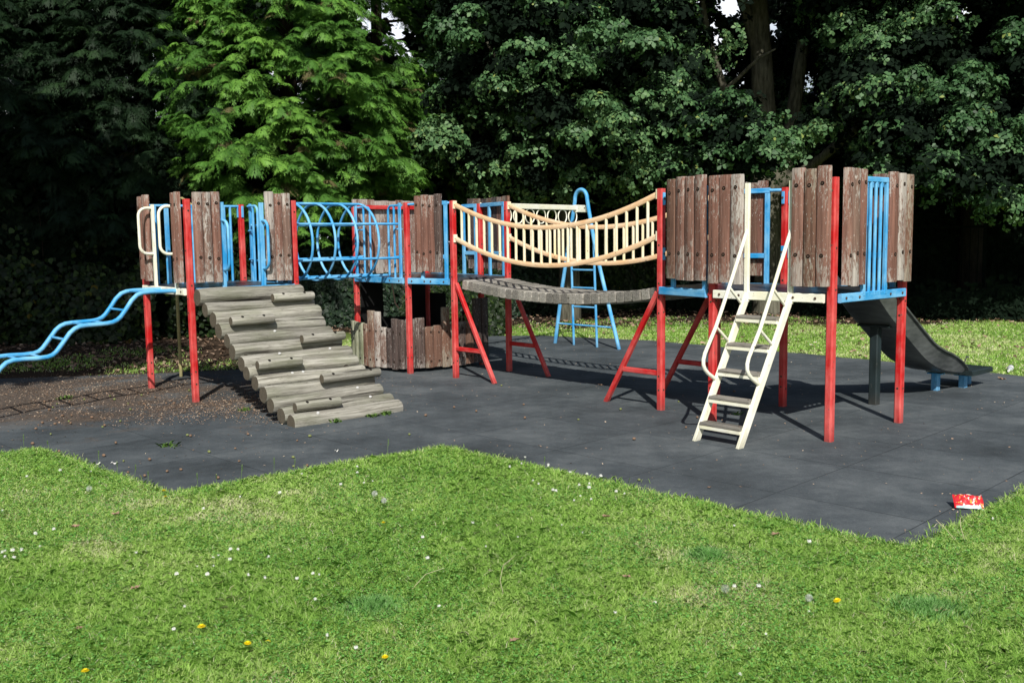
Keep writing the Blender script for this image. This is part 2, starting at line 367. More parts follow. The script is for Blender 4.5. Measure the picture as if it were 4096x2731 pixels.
def frame(par, S, t0, t1, mat, z0=1.2, z1=2.16, mid=1.5, off=.0, w=.05, th=.03, name='panel_frame', top=True):
    b = MB()
    for t in (t0, t1): b.bar(S.p(t, z0, off), S.p(t, z1, off), w, th, .005, up=S.n)
    if top: b.bar(S.p(t0 - w / 2 - .001, z1 + .0251, off), S.p(t1 + w / 2 + .001, z1 + .0251, off), th, .05, .005)
    if mid: b.bar(S.p(t0 + w / 2, mid, off), S.p(t1 - w / 2, mid, off), th * .9, .05, .005)
    return b.build(name, mat, par)
def flat(b, S, t, z0, z1, w=.055, th=.022, off=0.): b.bar(S.p(t, z0, off), S.p(t, z1, off), w, th, .004, up=S.n)
def beam(par, S, mat, t0=None, t1=None, off=.045, z=1.195, h=.075, name='deck_beam', bolts=True):
    b = MB(); t0 = .045 if t0 is None else t0; t1 = S.len - .045 if t1 is None else t1
    b.bar(S.p(t0, z, off), S.p(t1, z, off), .035, h, .005)
    if bolts:
        for t in (t0 + .07, t0 + .28, t1 - .28, t1 - .07):
            b.disc(S.p(t, z, off + .0185), S.n, .012, .006, 8, mi=1)
    return b.build(name, [mat, BOLT], par)
def arc_handle(S, t, z0, z1, reach, off, side=0):
    """a D-shaped grab loop that stands out from a post"""
    pts = [S.p(t, z1, off)]
    R = .09
    for k in range(0, 7):
        a = math.pi / 2 * k / 6; pts.append(S.p(t, z1 - R + R * math.cos(a), off) + (S.n * (reach - R + R * math.sin(a))))
    for k in range(0, 7):
        a = math.pi / 2 * k / 6; pts.append(S.p(t, z0 + R - R * math.sin(a), off) + (S.n * (reach - R + R * math.cos(a))))
    pts.append(S.p(t, z0, off))
    return [p + S.d * side * 0 for p in pts]
def deck(par, keys, name='deck'):
    b = MB(); c = sum((P[k] for k in keys), V((0, 0, 0))) / len(keys)
    pp = [P[k] + (c - P[k]).normalized() * .03 for k in keys]
    ar = sum(pp[i].x * pp[(i + 1) % len(pp)].y - pp[(i + 1) % len(pp)].x * pp[i].y for i in range(len(pp)))
    if ar < 0: pp.reverse()
    n = len(pp); vs = [p + Z * 1.234 for p in pp] + [p + Z * 1.20 for p in pp]
    b.add(vs, [list(range(n)), list(range(2 * n - 1, n - 1, -1))] + [(i, n + i, n + (i + 1) % n, (i + 1) % n) for i in range(n)])
    return b.build(name, DECK, par, smooth=False)

# ================================================================== LEFT TOWER
LT = thing('climbing_tower', (-3.4, 11.5, 0), 'square red post platform above the log ramp, with brown planks and cream and blue handles', 'climbing tower')
for k in ('L1', 'L2', 'L3', 'L4'): post(LT, k)
deck(LT, ('L1', 'L2', 'L4', 'L3'))
s12 = Side('L1', 'L2', -A_); s24 = Side('L2', 'L4', -B_); s13 = Side('L1', 'L3', B_); s34 = Side('L3', 'L4', A_)
beam(LT, s12, CREAM); beam(LT, s24, BLUE); beam(LT, s13, BLUE); beam(LT, s34, BLUE)
plank_panel(LT, s12, .09, .40, 2, tint=[.2, .8]); plank_panel(LT, s12, 1.135, 1.335, 2, tint=[.4, .6])
plank_panel(LT, s24, .035, .335, 3, mats=[0, 1, 0], tint=[.9, .4, .6]); plank_panel(LT, s24, .87, 1.185, 3, mats=[1, 0, 1], z0=1.285)
for t, mt, S in ((.47, CREAM, s12), (1.10, CREAM, s12), (.365, BLUE, s24), (.835, BLUE, s24)):
    b = MB(); flat(b, S, t, 1.16, 2.15, .05, .03, .05); b.build('upright', mt, LT)
for t, mt, S, z0, z1, rc in ((.47, CREAM, s12, 1.60, 2.11, .15), (1.10, CREAM, s12, 1.60, 2.11, .15), (.365, BLUE, s24, 1.42, 1.95, .13), (.835, BLUE, s24, 1.42, 1.95, .13)):
    b = MB(); b.tube(arc_handle(S, t, z0, z1, rc, .06), .0165, 10, up=S.d); b.build('grab_handle', mt, LT)
def barrier(par, S, tubes, flats, t0, t1, z1=2.155, r=.016):
    b = MB()
    b.tube([S.p(t0, z1, 0), S.p(t1, z1, 0)], r)
    for t in tubes: b.tube([S.p(t, 1.2, 0), S.p(t, z1, 0)], r)
    for t in flats: flat(b, S, t, 1.2, z1 + .02, .055, .02, .012)
    return b.build('barrier', BLUE, par)
barrier(LT, s13, [.15, .45, .6, .75, .9, 1.02, 1.10], [.29], .04, 1.21)
def tunnel_gate(par, S, a0, a1):
    """a flat plate and two bars, the inner bar bending over into the top"""
    for (fl, t1, t2) in (a0, a1):
        b = MB(); flat(b, S, fl, 1.16, 2.18, .05, .022, .03)
        sg = 1 if t2 > fl else -1; R = .07
        pts = [S.p(t2, 1.2)] + [S.p(t2 - sg * (R - R * math.cos(q)), 2.15 - R + R * math.sin(q)) for q in [math.pi / 2 * k / 5 for k in range(6)]] + [S.p(fl, 2.15)]
        b.tube(pts, .015, up=S.n); b.tube([S.p(t1, 1.2), S.p(t1, 2.15)], .015)
        for z in (1.5, 1.85): b.tube([S.p(fl, z), S.p(t1, z)], .011)
        b.build('side_bars', BLUE, par)
tunnel_gate(LT, s34, (.20, .34, .46), (1.17, 1.03, .91))
for (q, n) in ((P['L3'], 1),):
    for sd in (-A_, -B_):
        b = MB(); b.bar(q + sd * .045 + Z * 2.16, q + sd * .045 + Z * 2.02, .03, .012, .003, up=sd); b.build('clamp', BLUE, LT)

FP = thing('sliding_pole', (-4.23, 12.47, 0), 'thin faded cream sliding pole standing on a black pad behind the left platform', 'sliding pole')
b = MB(); q = V((-4.23, 12.47, 0)); b.tube([q, q + Z * 2.28], .021, 12); b.build('pole', OLIVE, FP)
b = MB(); b.disc(q + Z * .004, Z, .24, .014, 24); b.build('base_pad', simple('black_rubber_pad', (.045, .048, .05), .85, .2, .3), FP)
b = MB(); b.tube([q + Z * 2.26, q + Z * 2.26 - B_ * .3, s13.p(.62, 2.16)], .016); b.build('top_arm', OLIVE, FP)
# wavy blue ladder
WL = thing('wavy_ladder', tuple(P['L2'] + B_ * .5 - A_ * 1.2), 'blue twin rail ladder with stepped wavy bends beside the left platform', 'ladder')
prof = [(0, 1.2), (.2, 1.203), (.33, 1.203), (.41, 1.196), (.47, 1.175), (.53, 1.12), (.59, 1.035), (.65, .958), (.69, .925), (.74, .905), (.80, .897), (.90, .894), (1.01, .892), (1.07, .885), (1.12, .865), (1.17, .825), (1.247, .725), (1.31, .646), (1.35, .615), (1.40, .60), (1.5, .595), (1.62, .60), (1.72, .597), (1.78, .578), (1.84, .525), (1.91, .43), (1.97, .36), (2.02, .325), (2.08, .305), (2.2, .30), (2.34, .295), (2.42, .26), (2.50, .16), (2.56, .06), (2.6, 0)]
def wpt(s_, z, off): return P['L2'] + B_ * off - A_ * (s_ + .005) + Z * z
for off in (.27, .73):
    b = MB(); b.tube([wpt(x, z, off) for x, z in prof], .0235, 14); b.build('rail', BLUE, WL)
for x, z in ((.38, 1.2), (.60, 1.02), (.80, .897), (1.0, .892), (1.22, .76), (1.44, .597), (1.66, .599), (1.88, .47), (2.1, .30), (2.3, .296), (2.47, .21)):
    b = MB(); b.tube([wpt(x, z, .27), wpt(x, z, .73)], .013, 8); b.build('rung', BLUE, WL)

# ================================================================== LOG RAMP
LR = thing('log_ramp', tuple(P['L2'] - B_ * 1.1 + A_ * .6), 'sloping ramp of thick weathered grey logs with short footholds bolted on', 'climbing ramp')
logs = [(.144, 1.140), (.318, 1.010), (.465, .920), (.614, .815), (.756, .715), (.912, .612), (1.066, .512), (1.218, .435), (1.372, .345), (1.534, .252), (1.694, .170), (1.848, .085), (2.017, .030)]
def log_prof(r, seg=18, half=False):
    if half: return [(r * math.cos(math.pi * i / (seg - 1)), r * math.sin(math.pi * i / (seg - 1))) for i in range(seg)]
    return [(r * math.cos(2 * math.pi * i / seg), r * math.sin(2 * math.pi * i / seg)) for i in range(seg)]
caps_ = []
for i, (v, z) in enumerate(logs):
    r = random.uniform(.073, .086) if i else .094
    u0 = .02 + random.uniform(-.02, .02); u1 = 1.23 + random.uniform(-.01, .05)
    b = MB(); base = P['L2'] - B_ * v + Z * z
    pts = []; sc = []
    for k in range(9):
        f = k / 8; wob = math.sin(f * 5 + i * 1.7) * .004
        pts.append(base + A_ * (u0 + (u1 - u0) * f) + Z * wob - B_ * wob * .7); sc.append(1 + .035 * math.sin(f * 7 + i * 2.3))
    pts = [pts[0] - A_ * .0, pts[0] + A_ * .012] + pts[1:-1] + [pts[-1] - A_ * .012, pts[-1]]
    sc = [.93, 1.] + sc[1:-1] + [1., .93]
    h1, h2, h3 = random.random() * 6, random.random() * 6, random.random() * 6
    lpr = [(x * q, y * q) for (x, y), q in (((x, y), 1 + .035 * math.sin(2 * math.atan2(y, x) + h1) + .022 * math.sin(5 * math.atan2(y, x) + h2) + .014 * math.sin(9 * math.atan2(y, x) + h3)) for x, y in log_prof(r, 30))]
    b.sweep(pts, lpr, rnd=random.random(), endmi=1, scales=sc)
    lo = b.build('log', [LOG, LOGEND], LR)
    caps_.append((base, r))
slope = math.atan2(1.11, 1.87); nrm = (Z * math.cos(slope) - B_ * math.sin(slope)).normalized()
for (u0, u1, v, z) in ((.74, 1.24, .375, 1.045), (.09, .57, .70, .850), (.72, 1.23, 1.015, .640), (.05, .53, 1.325, .455), (.59, 1.27, 1.615, .295), (.11, .60, 1.93, .105)):
    b = MB(); c = P['L2'] - B_ * v + Z * z + nrm * .075; r = .048
    b.sweep([c + A_ * u0, c + A_ * (u0 + .01), c + A_ * (u1 - .01), c + A_ * u1], log_prof(r, 14), rnd=random.random(), endmi=1, scales=[.9, 1, 1, .9], up=nrm)
    for u in (u0 + .12, u1 - .12):
        b.disc(c + A_ * u + nrm * (r - .002), nrm, .016, .004, 10, mi=2)
    b.build('foothold', [LOG, LOGEND, HOLE], LR)
for (i, u) in ((4, .55), (6, .43), (6, 1.02), (8, .40), (8, .52), (10, .95), (11, 1.0), (12, .30)):
    base, r = caps_[i]; b = MB(); b.disc(base + A_ * u + nrm * (r + .0), nrm, .015, .010, 10); b.build('bolt_cap', CAP, LR)
b = MB()
for u in (.12, 1.1):
    b.bar(P['L2'] + A_ * u - B_ * .05 + Z * 1.06, P['L2'] + A_ * u - B_ * 2.0 - Z * .03, .05, .09, .01)
b.build('bearer', BARKD, LR)
b = MB(); b.bar(P['L2'] + Z * 1.19 - B_ * .05 + A_ * .06, P['L2'] + Z * 1.09 - B_ * .05 + A_ * .06, .09, .008, .002, up=A_); b.build('steel_bracket', PIPE, LR)

# ================================================================== RING TUNNEL
ta = (P['L3'] + P['L4']) / 2 + A_ * .03; tb = (P['M2'] + P['M1']) / 2 + (-A_) * .03
tdir = (tb - ta); tl = tdir.length; tdir.normalize(); tn = V((-tdir.y, tdir.x, 0))
TN = thing('crawl_tunnel', tuple((ta + tb) / 2 + Z * 0), 'open blue crawl tunnel of steel hoops and rails between the two platforms', 'climbing tunnel')
TR, TZ = .475, 1.70
def tpt(s_, ang, r=TR): return ta + tdir * s_ + tn * (-math.cos(ang) * r) + Z * (TZ + math.sin(ang) * r)
HOOPS = (.20, .40, .60, .80)
for s_ in [tl * f for f in HOOPS]:
    b = MB(); n = 40
    b.sweep([tpt(s_, 2 * math.pi * k / n) for k in range(n)], log_prof(.016, 10), up=tdir, closed=True, cap=False); b.build('hoop', BLUE, TN)
for deg, s0, s1 in ((27, -.02, tl + .02), (-27, -.02, tl + .02), (153, -.02, tl + .02), (207, -.02, tl + .02), (84, .0, tl * .80), (100, .0, tl * .80), (-68, -.0, tl), (-112, -.0, tl)):
    b = MB(); b.tube([tpt(s0, math.radians(deg)), tpt(s1, math.radians(deg))], .0165, 10); b.build('rail', BLUE, TN)

# ================================================================== MIDDLE TOWER
MT = thing('climbing_tower', (-.9, 13.2, 0), 'red post platform above the low log pen, between the hoop tunnel and the swaying bridge', 'climbing tower')
for k in ('M1', 'M2', 'M3', 'M4', 'B1', 'B2'): post(MT, k)
deck(MT, ('M1', 'M2', 'M3', 'M4', 'B2', 'B1'))
sM21 = Side('M2', 'M1', -A_); sM1B = Side('M1', 'B1', -B_ - A_ * .3); sM4B = Side('M4', 'B2', A_); sM34 = Side('M3', 'M4', A_); sM23 = Side('M2', 'M3', B_); sB = Side('B1', 'B2', -B_)
for S in (sM21, sM1B, sM4B, sM34, sM23): beam(MT, S, BLUE)
tunnel_gate(MT, sM21, (.07, .22, .37), (1.10, .93, .80))
plank_panel(MT, sM1B, .20, .63, 4, mats=[0, 0, 0, 2], z0=1.315, z1=2.255, off=.055)
frame(MT, sM1B, .28, .665, BLUE, off=.035, z1=2.13)
plank_panel(MT, sM4B, -.02, .74, 5, mats=[2, 3, 2, 0, 3], z0=1.31, z1=2.25, off=.035, holes=None)
frame(MT, sM4B, -.03, .68, BLUE, z1=2.13, mid=1.52)
b = MB(); flat(b, sM4B, .29, 1.2, 2.15, .05, .03, -.0); b.build('frame_upright', BLUE, MT)
frame(MT, sM34, .86, 1.12, BLUE, z1=2.13, mid=1.52); plank_panel(MT, sM34, .90, 1.16, 2, mats=[2, 3], off=.035, z0=1.31, holes=None)
b = MB(); b.tube([sM34.p(.04, 2.155), sM34.p(.3, 2.155)], .016); flat(b, sM34, .3, 1.2, 2.17); b.build('barrier', BLUE, MT)
plank_panel(MT, sM23, .0, 1.19, 10, mats=[1, 1, 0, 1, 1, 1, 0, 1, 1, 0], z0=1.26, z1=2.26, off=.045, holes=None)
b = MB(); b.bar(sM23.p(.05, 2.16), sM23.p(1.15, 2.16), .03, .055, .005); b.build('top_rail', RED, MT)
b = MB()
b.tube([P['M1'] + Z * 2.155, sM1B.p(.30, 2.155, .02)], .016); b.build('tie_bar', BLUE, MT); b = MB()
b.tube([sM1B.p(.66, 2.155, .02), P['B1'] + Z * 2.155], .016)
b.build('tie_bar', BLUE, MT)

# log pen below the middle tower
PN = thing('play_pen', (-1.2, 13.2, 0), 'low pen of uneven brown and green logs standing under the middle platform', 'play pen')
def polyline_panel(path, specs, name):
    """upright half-logs butted along a bent path"""
    seg = [(path[i], path[i + 1]) for i in range(len(path) - 1)]; Ls = [(q - p).length for p, q in seg]; T = sum(Ls)
    wsum = sum(s_[0] for s_ in specs); cur = 0; b = MB()
    for (w, top, mi) in specs:
        t0 = cur / wsum * T; cur += w; t1 = cur / wsum * T; t = (t0 + t1) / 2; acc = 0
        for (p, q), L in zip(seg, Ls):
            if t <= acc + L: break
            acc += L
        S = Side.__new__(Side); S.A = p; S.d = (q - p).normalized(); n = V((S.d.y, -S.d.x, 0)); S.n = n; S.len = L
        ww = (t1 - t0) / 2 - .001; th = .045; tt = t - acc
        pr = [(-ww, 0), (ww, 0), (ww, .014), (ww * .97, th * .55), (ww * .82, th * .84), (ww * .45, th * .98), (0, th * 1.02), (-ww * .45, th * .98), (-ww * .82, th * .84), (-ww * .97, th * .55), (-ww, .014)]
        z0 = .05 + random.uniform(-.012, .012)
        b.sweep([S.p(tt, z0), S.p(tt, top * .5), S.p(tt, top - .012), S.p(tt, top)], pr, up=S.n, rnd=random.random(), mi=mi, scales=[1, 1, 1, .92])
        for z in (.15, .52):
            c = S.p(tt, z + random.uniform(-.015, .015), th * 1.02 - .002)
            b.disc(c, S.n, .016, .0035, 10, mi=5); b.disc(c + S.n * .003, S.n, .007, .003, 8, mi=6)
    return b.build(name, PANELMATS, PN)
c1 = V((-1.375, 12.63, 0))
polyline_panel([V((-2.17, 13.42, 0)), V((-2.08, 13.27, 0)), V((-1.88, 13.05, 0)), c1],
    [(.09, .63, 4), (.09, .625, 4), (.09, .62, 4), (.08, .61, 3), (.10, .79, 3), (.09, .78, 1), (.09, .58, 1), (.08, .57, 2), (.09, .70, 2), (.09, .69, 2)], 'log_wall')
polyline_panel([c1, V((-1.10, 12.74, 0)), V((-.44, 13.28, 0)), V((-.34, 13.38, 0))],
    [(.10, .70, 2), (.10, .71, 2), (.10, .59, 3), (.10, .60, 3), (.10, .83, 3), (.10, .60, 3), (.10, .62, 2), (.10, .62, 3), (.10, .92, 2), (.10, .92, 2)], 'log_wall')
BLK = simple('shade_dark_board', (.008, .008, .008), .8, .2, .3)  # wooden boards under the deck, their shade put into the colour
b = MB()
for p, q, z0, z1 in ((sM23.p(.06, 0), sM23.p(.42, 0), .1, 1.15), (sM23.p(.84, 0), sM23.p(1.15, 0), .1, 1.15), (sM34.p(.06, 0), sM34.p(.42, 0), .1, .95)):
    b.bar((p + q) / 2 + Z * z0, (p + q) / 2 + Z * z1, (q - p).length, .02, .002, up=(q - p).cross(Z))
b.build('back_board', BLK, PN)
b = MB(); b.bar(sM23.p(.42, .62), sM23.p(.84, .62), .02, 1.0 * .9, .002); b.v = [(x, y, z * .5 + .10) for x, y, z in b.v]; b.build('low_board', BLK, PN)

# ================================================================== BRIDGE
BR = thing('clatter_bridge', tuple((P['B1'] + P['R7']) / 2), 'sagging bridge of grey wooden slats with curved orange railings', 'bridge')
bd = (P['R1'] - P['B1']); bL = bd.length; bd.normalize(); bw = P['B2'] - P['B1']; bwl = bw.length; bw.normalize()
def bz(s_): return 1.105 + .125 * ((s_ - bL / 2) / (bL / 2)) ** 2
npk = 27
for i in range(npk):
    s0 = .085 + (bL - .16) * i / npk; s1 = .085 + (bL - .16) * (i + 1) / npk - .011; sm = (s0 + s1) / 2
    dz = bz(s1) - bz(s0); d = (bd * (s1 - s0) + Z * dz).normalized(); up = d.cross(bw); up = up if up.z > 0 else -up
    b = MB(); e0, e1 = .05 + random.uniform(-.012, .012), bwl - .05 + random.uniform(-.012, .012); w, h = (s1 - s0), .112
    c = P['B1'] + bd * sm + Z * (bz(sm) - h / 2 + random.uniform(-.003, .003))
    x, y, q = w / 2, h / 2, .010
    pr = [(-x + q, -y), (x - q, -y), (x, -y + q), (x, y - q), (x - q, y), (-x + q, y), (-x, y - q), (-x, -y + q)]
    b.sweep([c + bw * e0, c + bw * (e0 + .01), c + bw * (e1 - .01), c + bw * e1], pr, up=up, rnd=random.random(), scales=[.93, 1, 1, .93]); b.build('slat', BRIDGEWOOD, BR)
b = MB()
for e in (.16, bwl - .16): b.sweep([P['B1'] + bw * e + bd * s_ + Z * (bz(s_) - .120) for s_ in np.linspace(.03, bL - .03, 20)], [(-.02, -.004), (.02, -.004), (.02, .004), (-.02, .004)])
b.build('support_strap', PIPE, BR)
for side, org in ((0, P['B1'] + (-A_) * 0), (1, P['B2'])):
    up_z = lambda s_: 1.83 + .315 * ((s_ - bL / 2) / (bL / 2)) ** 2
    lo_z = lambda s_: 1.415 + .325 * ((s_ - bL / 2) / (bL / 2)) ** 2
    gr_ = MB(); ss = np.linspace(.04, bL - .04, 36)
    for fz in (up_z, lo_z): gr_.sweep([org + bd * s_ + Z * fz(s_) for s_ in ss], [(-.010, -.026), (.010, -.026), (.013, -.022), (.013, .022), (.010, .026), (-.010, .026), (-.013, .022), (-.013, -.022)])
    for s_, dirn in ((.05, 1), (bL - .05, -1)):
        for fz in (up_z, lo_z):
            gr_.bar(org + bd * (s_ - .012 * dirn) + Z * (fz(s_) - .045) - bw * .0, org + bd * (s_ - .012 * dirn) + Z * (fz(s_) + .05), .05, .03, .004, up=bd, mi=1)
            gr_.disc(org + bd * s_ - bw * .0 - Z * -fz(s_) + (-A_) * .017, -A_, .010, .004, 8, mi=2)
    rail = gr_.build('guard_rail', [ORANGE, YELLOW, BOLT], BR)
    nb = 22
    for i in range(nb):
        s_ = .17 + (bL - .34) * i / (nb - 1); b = MB()
        b.tube([org + bd * s_ + Z * (lo_z(s_) + .02), org + bd * s_ + Z * (up_z(s_) - .02)], .0155, 8); b.build('baluster', YELLOW, rail)
for k, sg in (('B1', 1), ('B2', 1), ('R1', -1), ('R7', -1)):
    b = MB(); p = P[k]
    b.bar(p + bd * sg * .045 + Z * 1.17, p + bd * sg * .74, .05, .05, .008, up=bw); b.bar(p + bd * sg * .03 + Z * .37, p + bd * sg * .49 + Z * .37, .045, .05, .006)
    b.build('brace', RED, BR)

# ================================================================== RIGHT TOWER
RT = thing('climbing_tower', (2.5, 9.0, 0), 'tallest looking red post platform on the right, with steps, slide and brown planks', 'climbing tower')
for k in ('R1', 'R7', 'R2', 'R4', 'R5', 'R6'): post(RT, k)
deck(RT, ('R1', 'R2', 'R4', 'R5', 'R6', 'R7'))
s1 = Side('R1', 'R2', -A_); s2 = Side('R2', 'R4', -A_); s3 = Side('R4', 'R5', -B_); s4 = Side('R5', 'R6', A_); s5 = Side('R7', 'R6', B_ + A_ * .5)
beam(RT, s1, BLUE, bolts=False); beam(RT, s2, CREAM); beam(RT, s3, BLUE); beam(RT, s4, BLUE); beam(RT, s5, BLUE)
plank_panel(RT, s1, .20, .755, 4, mats=[3, 0, 0, 0], z0=1.315, z1=2.26)
frame(RT, s1, .235, .70, BLUE, off=.03, z1=2.12)
plank_panel(RT, s2, .0, .37, 3, z0=1.30, z1=2.25, mats=[0, 0, 1], tint=[.2, .5, .8]); plank_panel(RT, s2, .855, 1.215, 3, z0=1.30, z1=2.26, mats=[0, 3, 0])
for t in (.40, .84):
    b = MB(); flat(b, s2, t, 1.14, 2.17, .045, .03, .05); b.build('upright', CREAM, RT)
plank_panel(RT, s3, .045, .365, 3, mats=[0, 1, 0]); plank_panel(RT, s3, .765, 1.155, 3, z0=1.305, z1=2.24, mats=[0, 1, 3])
b = MB()
for t in (.40, .76): flat(b, s3, t, 1.2, 2.15, .045, .03, .05)
b.bar(s3.p(.376, 2.172, .05), s3.p(.784, 2.172, .05), .03, .045, .005)
for t in (.49, .575, .66): b.tube([s3.p(t, 1.2, .05), s3.p(t, 2.155, .05)], .015)
b.build('bar_gate', BLUE, RT)
plank_panel(RT, s4, .06, .33, 2, mats=[3, 0], off=.035, z0=1.31, z1=2.25, holes=None); plank_panel(RT, s4, .93, 1.17, 2, mats=[0, 3], off=.035, z0=1.31, z1=2.25, holes=None)
frame(RT, s4, .09, .34, BLUE, mid=1.52, z1=2.13); frame(RT, s4, .90, 1.14, BLUE, mid=1.52, z1=2.13)
plank_panel(RT, s5, .10, .52, 4, mats=[3, 2, 3, 0], off=.035, z0=1.31, z1=2.25, holes=None)
frame(RT, s5, .12, .53, BLUE, mid=1.51, z1=2.13)
b = MB(); b.tube([s5.p(.55, 2.155), s5.p(.68, 2.155), s5.p(.69, 2.11)], .017)
for q, sd in ((P['R6'], -A_), (P['R6'], -B_), (P['R1'], (P['R2'] - P['R1']).normalized()), (P['R4'], B_)):
    for z in (2.08, 1.55):
        b2 = MB(); b2.bar(q + sd * .045 + Z * (z + .06), q + sd * .045 + Z * (z - .06), .03, .014, .003, up=sd); b2.disc(q + sd * .0525 + Z * z, sd, .011, .005, 8, mi=1); b2.build('clamp', [BLUE, BOLT], RT)
b.build('tie_bar', BLUE, RT)

# steps up to the right tower
ST = thing('step_ladder', tuple(P['R2'] - B_ * .6 - A_ * .4), 'steep cream step ladder with grey treads and looped handrails', 'step ladder')
def lp(s_, z, t): return s2.p(t, z) - A_ * s_
for t in (.40, .84):
    b = MB(); b.bar(lp(.045, 1.20, t), lp(.755, -.01, t), .03, .072, .005); b.build('stringer', CREAM, ST)
    b = MB(); pts = [(.05, 1.77), (.306, 1.279), (.486, .95), (.59, .80), (.635, .735), (.655, .685), (.655, .64), (.635, .60), (.59, .56), (.48, .495)]
    b.tube([lp(x, z, t) for x, z in pts], .0165, 12, up=s2.d)
    for (x0, z0), (x1, z1) in (((.306, 1.279), (.14, 1.14)), ((.486, .95), (.31, .815))): b.tube([lp(x0, z0, t), lp(x1, z1, t)], .0125, 8)
    b.build('handrail', CREAM, ST)
for s_, z in ((.175, 1.02), (.302, .79), (.42, .572), (.548, .357), (.67, .15)):
    b = MB(); b.bar(lp(s_, z, .417), lp(s_, z, .823), .11, .028, .006, rnd=random.random())
    b.sweep([lp(s_ + .045, z - .028, .415), lp(s_ + .045, z - .028, .825)], [(-.012, -.013), (.012, -.013), (.012, .0125), (-.012, .0125)], mi=1)
    for t in (.46, .78): b.disc(lp(s_, z + .0135, t), Z, .009, .003, 8, mi=2)
    b.build('tread', [TREAD, CREAM, BOLT], ST)

# slide
SL = thing('slide', tuple(P['R5'] + B_ * .62 + A_ * 1.1), 'dull grey metal slide running down to a dark pad behind the right platform', 'slide')
sp_ = [(0.03, 1.215), (.18, 1.19), (.34, 1.10), (.56, .93), (.85, .735), (1.15, .54), (1.35, .42), (1.55, .335), (1.75, .275), (1.95, .235), (2.10, .215), (2.22, .20)]
def cr_spline(pts, n):
    out = []
    for i in range(len(pts) - 1):
        p0 = pts[max(i - 1, 0)]; p1 = pts[i]; p2 = pts[i + 1]; p3 = pts[min(i + 2, len(pts) - 1)]
        for k in range(n):
            t = k / n; out.append(tuple(.5 * (2 * p1[j] + (p2[j] - p0[j]) * t + (2 * p0[j] - 5 * p1[j] + 4 * p2[j] - p3[j]) * t * t + (3 * p1[j] - p0[j] - 3 * p2[j] + p3[j]) * t ** 3) for j in range(len(p1))))
    return out + [tuple(pts[-1])]
pts = [P['R5'] + B_ * .62 + A_ * s_ + Z * z for s_, z in cr_spline(sp_, 4)]
hw, hh = .215, .17
pr = [(-hw, 0), (-hw * .85, -.012), (hw * .85, -.012), (hw, 0), (hw + .03, hh), (hw + .055, hh + .004), (hw + .055, hh + .022), (hw + .022, hh + .022), (hw - .014, .02), (hw * .8, .006), (-hw * .8, .006), (-hw + .014, .02), (-hw - .022, hh + .022), (-hw - .055, hh + .022), (-hw - .055, hh + .004), (-hw - .03, hh)]
b = MB(); n_ = len(pts); b.sweep(pts, pr, scales=[1] * (n_ - 2) + [.98, .94])
for i in range(n_):
    s_i = i / (n_ - 1); g_ = 1 if s_i < .72 else max(.12, 1 - ((s_i - .72) / .28) ** 1.5 * .88)
    for k in range(len(pr)):
        v_ = V(b.v[i * len(pr) + k]); d_ = v_.z - pts[i].z; b.v[i * len(pr) + k] = (v_.x, v_.y, pts[i].z + d_ * g_ if d_ > 0 else v_.z)
b.build('chute', SLIDEM, SL)
def ctr(s_, off): return P['R5'] + B_ * off + A_ * s_
b = MB(); c = ctr(.74, .64); b.bar(c, c + Z * .80, .088, .088, .01, up=A_); b.build('column', GREENBLACK, SL)
b = MB(); b.bar(c + Z * .80 - B_ * .17, c + Z * .80 + B_ * .17, .12, .02, .003); b.bar(c + Z * .80 + A_ * .05 - B_ * .14, c + Z * .80 + A_ * .13 - B_ * .14, .03, .02, .003); b.build('bracket', GREENBLACK, SL)
for s_, off, h_ in ((2.02, .62, .185), (2.42, .50, .135), (2.70, .58, .135)):
    b = MB(); c = ctr(s_, off); b.bar(c, c + Z * h_, .075, .075, .008, up=A_); b.bar(c + Z * (h_ + .006) - B_ * .08, c + Z * (h_ + .006) + B_ * .08, .09, .012, .002); b.build('foot', BLUE, SL)
b = MB(); c0 = ctr(2.28, .60); c1_ = ctr(2.80, .60)
b.sweep([c0 + Z * .185, c1_ + Z * .185], [(-.26, -.028), (.26, -.028), (.26, .02), (.252, .028), (-.252, .028), (-.26, .02)]); b.build('exit_pad', GREENBLACK, SL)

# ================================================================== OVERHEAD RINGS + A FRAME
RG = thing('overhead_ring_ladder', (1.17, 15.42, 0), 'cream overhead beam hung with rings, held by a blue arched frame behind the bridge', 'overhead ladder')
c1 = V((.70, 15.93, 0)); c2 = V((1.63, 14.91, 0)); ad = (c2 - c1); aL = ad.length; ad.normalize()
def ap(t, z): return c1 + ad * t + Z * z
apex = aL * .5 - .09
arch = [(0, 0), (.18, .95), (apex - .135, 2.25)] + [(apex - .13 * math.cos(q), 2.30 + .145 * math.sin(q)) for q in [math.pi * k / 12 for k in range(13)]] + [(apex + .16, 2.15), (.91, 1.49), (aL, 0)]
b = MB(); b.tube([ap(t, z) for t, z in arch], .030, 12, up=V((ad.y, -ad.x, 0))); b.build('arch', BLUE, RG)
for t0, t1, z1 in ((.424, .38, 1.45), (.924, .86, 1.72)):
    b = MB(); b.tube([ap(t0, 0), ap(t1, z1)], .019, 8); b.build('ladder_leg', BLUE, RG)
for t0, t1, z in ((.065, 1.215, .33), (.405, .90, .62), (.395, .885, .92), (.385, .87, 1.2)):
    b = MB(); b.tube([ap(t0, z), ap(t1, z)], .014, 8); b.build('rung', BLUE, RG)
e0 = ap(apex + .03, 0) + Z * 2.16; bdir = (-A_ * .96 - B_ * .20).normalized(); e1 = e0 + bdir * 2.55
b = MB(); b.bar(e0 - bdir * .16, e1, .05, .075, .006); b.bar(e0 - bdir * .13 - Z * .012, e0 + bdir * .2 - Z * .012, .075, .11, .005)
b.disc(e0 - Z * 0 - B_ * .0385, -B_, .012, .006, 8, mi=1); b.build('beam', [CREAM, BOLT], RG)
